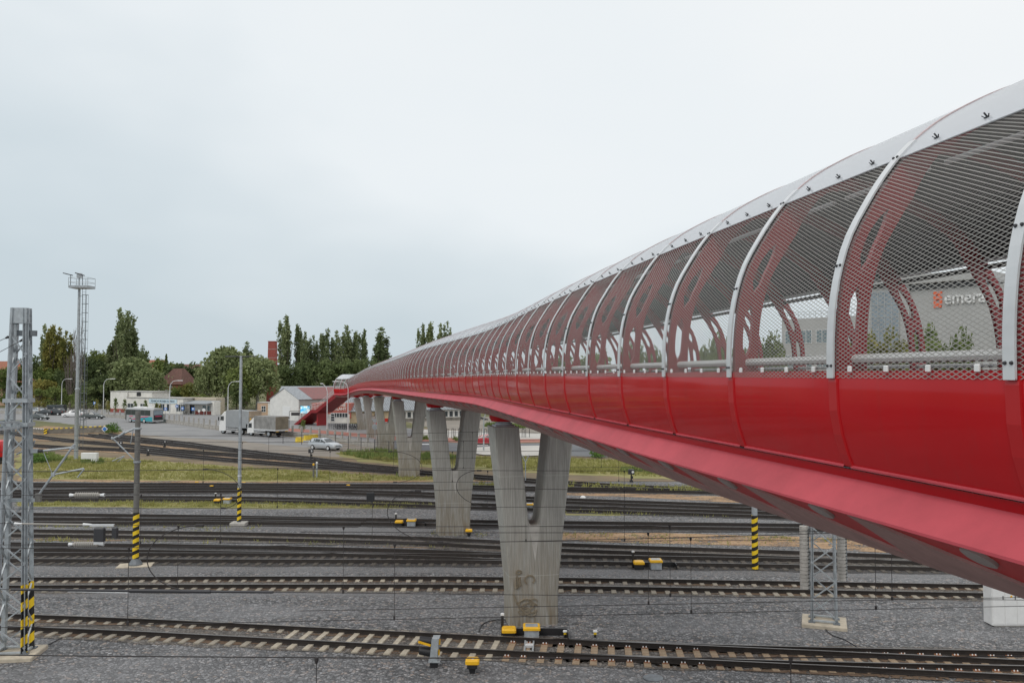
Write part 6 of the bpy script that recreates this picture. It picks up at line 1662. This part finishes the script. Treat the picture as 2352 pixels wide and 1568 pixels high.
def trunk_mesh(kind, seed):
    rt.seed(seed + 99); mb = MB()
    if kind == 'bare':
        for _ in range(26):
            a = rt.uniform(0, 2 * PI); z0 = rt.uniform(2, 9); r = rt.uniform(.8, 2.2); z1 = z0 + rt.uniform(5, 10)
            b = Vector((math.cos(a) * r, math.sin(a) * r, z1)); m_ = Vector((math.cos(a) * r * .7, math.sin(a) * r * .7, z0 + 2))
            mb.path([Vector((0, 0, z0)), m_, b], [.12, .07, .02], 4)
            for _ in range(7):
                t = rt.random(); q = m_.lerp(b, t); mb.path([q, q + Vector((rt.gauss(0, .4), rt.gauss(0, .4), rt.uniform(.8, 2)))], [.04, .012], 3)
        mb.path([Vector((0, 0, 0)), Vector((.1, 0, 8)), Vector((0, .1, 18))], [.32, .2, .03], 7); return mb
    hh, r, fork = {'poplar': (18, .38, 5), 'broad': (9.5, .42, 7), 'willow': (10.5, .4, 7), 'conifer': (15, .25, 0), 'shrub': (1.6, .05, 5), 'sapling': (3.2, .045, 4)}[kind]
    mb.path([Vector((0, 0, -.1)), Vector((hh * .01, 0, hh * .4)), Vector((0, hh * .01, hh))], [r, r * .7, r * .12], 7)
    for k in range(fork):
        a = 2 * PI * k / fork + rt.uniform(-.4, .4); z = hh * rt.uniform(.25, .6); q = hh * (.1 if kind == 'poplar' else .33)
        mb.path([Vector((0, 0, z)), Vector((q * .6 * math.cos(a), q * .6 * math.sin(a), z + hh * .14)), Vector((q * math.cos(a), q * math.sin(a), z + hh * .34))], [r * .45, r * .28, r * .06], 5)
    return mb
TPL = {'poplar': (22, 2.4), 'broad': (14, 5.2), 'willow': (14, 4.8), 'conifer': (16, 2.6), 'bare': (18, 2.2), 'shrub': (2.9, 1.6), 'sapling': (3.8, .6)}
cache = {}
def tree(kind, leafm, label, px, top, Y, wpx, seed, name, group, base=None):
    x = (px - 1176) / F * Y
    if base is not None: b = G(*base); x, Y = b.x, b.y
    zt = 10 + (855 - top) * Y / F; H0, R0 = TPL[kind]
    root = thing(name, label, 'tree' if kind not in ('shrub',) else 'shrub', (0, 0, 0), group)
    key = (kind, leafm, seed)
    if key not in cache:
        c = None
        if kind != 'bare': c = crown_mesh(kind, seed).build('crown', leafm, root)
        t = trunk_mesh(kind, seed).build('trunk', {'willow': 'birch', 'bare': 'twig'}.get(kind, 'trunk'), root)
        cache[key] = (c, t)
    else:
        for o in cache[key]:
            if o is not None: q = o.copy(); COL.objects.link(q); q.parent = root
    c_ = cache[key][0] or cache[key][1]
    zs_ = sorted(v.co.z for v in c_.data.vertices)[int(len(c_.data.vertices) * .9965)]; rs_ = sorted(math.hypot(v.co.x, v.co.y) for v in c_.data.vertices); R_ = rs_[int(len(rs_) * .93)]
    sz = zt / zs_; sx = wpx * Y / F / (2 * R_) * (1.15 if kind == 'poplar' else 1.0)
    root.location = (x, Y, 0); root.scale = (sx, sx, sz); root.rotation_euler = (0, 0, (px * 7.3) % 6.28)
PG = 'poplars behind the long halls'
for px, top, w, s, lab in (
    (658, 729, 30, 1, 'tallest slender poplar just right of the brick chimney'), (683, 749, 20, 2, 'slender poplar second right of the brick chimney'), (701, 766, 17, 3, 'thin poplar third right of the brick chimney'),
    (720, 774, 20, 4, 'thin straggly poplar left of the middle of the poplar row'), (738, 770, 18, 2, 'sparse poplar with bare tip in the middle of the row'), (752, 759, 24, 1, 'full poplar in the middle of the row above the red roof'), (773, 764, 22, 3, 'narrow poplar left of the tall broad topped one'),
    (796, 752, 28, 4, 'tall broad topped poplar above the far bridge end'), (817, 764, 22, 2, 'narrow poplar right of the tall broad topped one'), (837, 761, 23, 1, 'poplar second from the right end of the row'), (875, 757, 36, 3, 'stout poplar closing the right end of the row'),
    (972, 748, 22, 1, 'poplar rising behind the bridge roof, leftmost of that cluster'), (989, 744, 24, 2, 'poplar rising behind the bridge roof, second of that cluster'), (1011, 748, 18, 3, 'poplar rising behind the bridge roof, third of that cluster'), (1028, 742, 18, 4, 'poplar rising behind the bridge roof, rightmost of that cluster')):
    tree('poplar', 'leaf_poplar', lab, px, top, 282 + (px * 13 % 17), w, s, 'poplar_tree', PG)
for px, top, w, s, lm, lab in ((102, 750, 24, 1, 'leaf_poplar', 'poplar at the left of the yellowing cluster behind the car park'), (120, 751, 26, 2, 'leaf_yellow', 'yellowing poplar second in the left cluster'), (136, 757, 24, 3, 'leaf_yellow', 'most yellow poplar of the left cluster'), (151, 764, 24, 4, 'leaf_yellow', 'lowest yellowing poplar beside the bare tree'),
    (274, 714, 34, 1, 'leaf_poplar', 'tallest poplar on the left, between lighting tower and shop'), (292, 720, 34, 4, 'leaf_poplar', 'twin spire just right of the tallest left poplar'), (262, 784, 26, 2, 'leaf_poplar', 'small poplar at the foot of the tallest left poplar'), (567, 789, 24, 3, 'leaf_poplar', 'lone poplar top behind the twin lamp post')):
    tree('poplar', lm, lab, px, top, 236 + (px * 7 % 11), w, s, 'poplar_tree', 'poplars behind the car park and shop')
tree('bare', None, 'bare grey leafless tree behind the lighting tower', 178, 728, 232, 30, 1, 'bare_tree', None)
tree('bare', None, 'small bare tree left of the lighting tower', 164, 782, 228, 30, 2, 'bare_tree', None)
BG = 'leafy trees filling the background behind the street'
for kind, lm, px, top, Y, w, s, lab in (
    ('broad', 'leaf_mid', 18, 842, 245, 80, 1, 'leafy tree at the left edge behind the lattice mast'), ('broad', 'leaf_dark', 72, 818, 262, 70, 2, 'dark dense tree behind the left lattice mast'), ('broad', 'leaf_mid', 112, 838, 240, 84, 3, 'leafy tree under the yellowing poplar cluster'),
    ('broad', 'leaf_yellow', 92, 872, 226, 60, 1, 'yellow green bushy tree behind the parked dark cars'), ('broad', 'leaf_mid', 130, 888, 222, 66, 2, 'low bright green tree right of the yellow green one'), ('broad', 'leaf_dark', 152, 850, 236, 66, 1, 'dark tree below the bare tree'), ('broad', 'leaf_dark', 206, 815, 240, 80, 3, 'dark round tree right of the lighting tower'),
    ('broad', 'leaf_dark', 200, 880, 226, 70, 2, 'dark low tree behind the white parked car'), ('broad', 'leaf_mid', 238, 806, 250, 78, 1, 'leafy tree left of the tallest left poplar'), ('broad', 'leaf_dark', 240, 862, 230, 72, 3, 'dark tree behind the curved lamp beside the shop'), ('broad', 'leaf_dark', 322, 800, 256, 66, 2, 'dark tree top right of the tallest left poplar'),
    ('willow', 'leaf_willow', 304, 822, 232, 96, 1, 'drooping birch behind the shop roof'), ('willow', 'leaf_willow', 342, 846, 228, 76, 2, 'smaller drooping birch right above the shop roof'), ('broad', 'leaf_mid', 372, 824, 300, 70, 3, 'leafy tree behind the house roof'), ('conifer', 'leaf_dark', 382, 814, 285, 30, 1, 'pointed dark spruce above the house roof'),
    ('broad', 'leaf_dark', 440, 835, 262, 92, 1, 'broad dark tree right of the house roof'), ('broad', 'leaf_mid', 408, 888, 226, 56, 2, 'light green bush tree in front of the house'), ('broad', 'leaf_yellow', 438, 880, 226, 64, 3, 'yellowish tree above the shop canopy'), ('willow', 'leaf_willow', 520, 797, 226, 104, 2, 'large weeping willow left of the twin lamp post'),
    ('willow', 'leaf_willow', 478, 838, 224, 60, 1, 'low willow above the canopy end'), ('willow', 'leaf_willow', 592, 818, 220, 92, 1, 'large weeping willow right of the twin lamp post'), ('willow', 'leaf_mid', 560, 842, 218, 80, 3, 'willow behind the twin lamp post'), ('broad', 'leaf_dark', 545, 880, 214, 60, 3, 'dark low tree behind the bigger truck'),
    ('broad', 'leaf_mid', 470, 905, 214, 44, 1, 'small green tree at the right end of the shop'), ('broad', 'leaf_dark', 662, 838, 270, 70, 1, 'dark tree under the tallest poplar right of the chimney'), ('broad', 'leaf_dark', 706, 828, 276, 84, 2, 'dark tree below the thin poplars'), ('broad', 'leaf_dark', 752, 826, 274, 78, 3, 'dark tree below the middle poplars'),
    ('broad', 'leaf_dark', 800, 826, 272, 78, 1, 'dark tree behind the far end of the bridge'), ('broad', 'leaf_dark', 850, 824, 270, 84, 2, 'dark tree below the right end of the poplar row'), ('broad', 'leaf_dark', 910, 834, 266, 90, 3, 'dark tree behind the bridge right of the poplar row'), ('broad', 'leaf_mid', 1000, 836, 262, 100, 1, 'leafy tree behind the bridge under the poplar cluster'),
    ('broad', 'leaf_mid', 1290, 818, 190, 110, 2, 'leafy tree glimpsed through the mesh left of centre'), ('broad', 'leaf_mid', 1372, 808, 180, 100, 3, 'second leafy tree glimpsed through the mesh'), ('broad', 'leaf_mid', 1460, 790, 150, 70, 1, 'leafy tree seen through the mesh in the middle bays'),
    ('broad', 'leaf_mid', 1655, 776, 118, 120, 2, 'green tree seen through the mesh left of the grey building'), ('broad', 'leaf_mid', 1765, 772, 118, 100, 3, 'green tree seen through the mesh near the left wing of the grey building'), ('broad', 'leaf_mid', 1500, 800, 150, 60, 2, 'small tree seen through the mesh between the red ribs'),
    ('broad', 'leaf_yellow', 2040, 766, 92, 150, 1, 'yellow green tree in front of the grey building stair tower'), ('broad', 'leaf_mid', 2130, 756, 90, 165, 3, 'green tree in front of the grey building below the logo'), ('broad', 'leaf_mid', 2215, 768, 88, 130, 2, 'green tree in front of the grey building right of the logo tree')):
    tree(kind, lm, lab, px, top, Y, w, s, {'broad': 'leafy_tree', 'willow': 'weeping_tree', 'conifer': 'spruce_tree'}[kind], BG)
tree('broad', 'leaf_mid', 'tree with a bare lower trunk beside the road under the bridge', 1365, 830, 97, 60, 1, 'leafy_tree', None, base=(1366, 1049))
tree('shrub', 'leaf_shrub', 'bright green round shrub beside the blue diamond sign', 259, 970, 135, 34, 1, 'shrub', None, base=(259, 994))
tree('shrub', 'leaf_shrub', 'green shoots growing at the foot of the roadside tree', 1366, 1026, 97, 34, 2, 'shrub', None, base=(1372, 1051))
tree('shrub', 'leaf_shrub', 'green bush behind the left lattice mast in the grass', 84, 1040, 92, 46, 2, 'shrub', None, base=(84, 1064))
for px, py, top, lm, lab in ((222, 953, 915, 'leaf_yellow', 'yellow sapling beside the blue sign left of the shop'), (248, 955, 920, 'leaf_yellow', 'yellow sapling at the left corner of the shop'), (166, 948, 905, 'leaf_mid', 'green sapling left of the lighting tower'), (265, 957, 914, 'leaf_mid', 'slim green sapling before the blank shop wall'), (286, 958, 916, 'leaf_mid', 'slim sapling at the left of the bus'),
    (310, 961, 920, 'leaf_willow', 'sapling above the bus roof, left of the banner'), (334, 963, 918, 'leaf_mid', 'sapling in front of the shop banner middle'), (359, 965, 924, 'leaf_yellow', 'yellowish sapling right of the bus'), (366, 967, 926, 'leaf_yellow', 'second yellowish sapling right of the bus'), (696, 994, 962, 'leaf_mid', 'young tree in front of the red stair foot')):
    tree('sapling', lm, lab, px, top, 200, 11 if px != 696 else 18, 1 + px % 3, 'sapling', 'young street trees', base=(px, py))
# rolls of scrap on the lot under the bridge
p = G(1088, 965); mb = MB()
for k in range(5): a = rg.uniform(0, 6.3); mb.path([p + Vector((rg.uniform(-2, 0), rg.uniform(-.5, .5), .2)), p + Vector((rg.uniform(-1, 2), .3, .9)), p + Vector((rg.uniform(1, 3), 0, .15))], .12, 5)
tag(mb.build('scrap_heap', 'dark_metal'), 'dark scrap branches lying on the lot right of the white van', 'scrap')
# ------------------------------------------------------------------ sky, sun, camera
world = bpy.data.worlds.new('World'); scene.world = world; world.use_nodes = True
nt = world.node_tree; bg = nt.nodes['Background']
EL, AZ = math.radians(48), math.radians(215)
sky = N(nt, 'ShaderNodeTexSky'); sky.sky_type = 'NISHITA'; sky.sun_disc = False; sky.sun_elevation = EL; sky.sun_rotation = AZ
sky.air_density = 1.0; sky.dust_density = 4.0
tc = N(nt, 'ShaderNodeTexCoord'); sp = N(nt, 'ShaderNodeSeparateXYZ'); nt.links.new(tc.outputs['Generated'], sp.inputs[0])
cl = noise_(nt, scaled(nt, tc.outputs['Generated'], (1.0, 1.0, 2.2)), 1.5, 4, .5)
g = math_(nt, 'ADD', math_(nt, 'MULTIPLY', sp.outputs[2], 1.05), math_(nt, 'MULTIPLY', sp.outputs[0], .30))
g = math_(nt, 'ADD', g, math_(nt, 'MULTIPLY', math_(nt, 'SUBTRACT', cl, .5), .8))
c = ramp(nt, g, [(0.0, (.58, .665, .715)), (.16, (.69, .76, .80)), (.34, (.84, .885, .91)), (.62, (.90, .925, .935)), (1.0, (1.0, 1.01, 1.01))])
skyc = N(nt, 'ShaderNodeVectorMath'); skyc.operation = 'SCALE'; nt.links.new(sky.outputs[0], skyc.inputs[0]); skyc.inputs['Scale'].default_value = .1
nt.links.new(mixc(nt, .93, skyc.outputs[0], c), bg.inputs['Color']); bg.inputs['Strength'].default_value = 1.0
sd = bpy.data.lights.new('sun', 'SUN'); sd.energy = .9; sd.angle = math.radians(25); sd.color = (1, .96, .9)
so = bpy.data.objects.new('sun', sd); COL.objects.link(so)
dirv = Vector((math.sin(AZ) * math.cos(EL), math.cos(AZ) * math.cos(EL), math.sin(EL)))
so.rotation_euler = dirv.to_track_quat('Z', 'Y').to_euler()
cd = bpy.data.cameras.new('camera'); cam = bpy.data.objects.new('camera', cd); COL.objects.link(cam)
cam.location = CAM; cam.rotation_euler = (PI / 2 + TH, 0, 0); cd.sensor_width = 36; cd.lens = 36 * F / 2352; cd.clip_end = 6000; cd.clip_start = .1
scene.camera = cam
vs_ = scene.view_settings; vs_.view_transform = 'Standard'; vs_.look = 'None'; vs_.gamma = 1; vs_.exposure = .06
try: vs_.use_curve_mapping = False
except Exception: pass
scene.cycles.transparent_max_bounces = 24
scene.cycles.max_bounces = 6
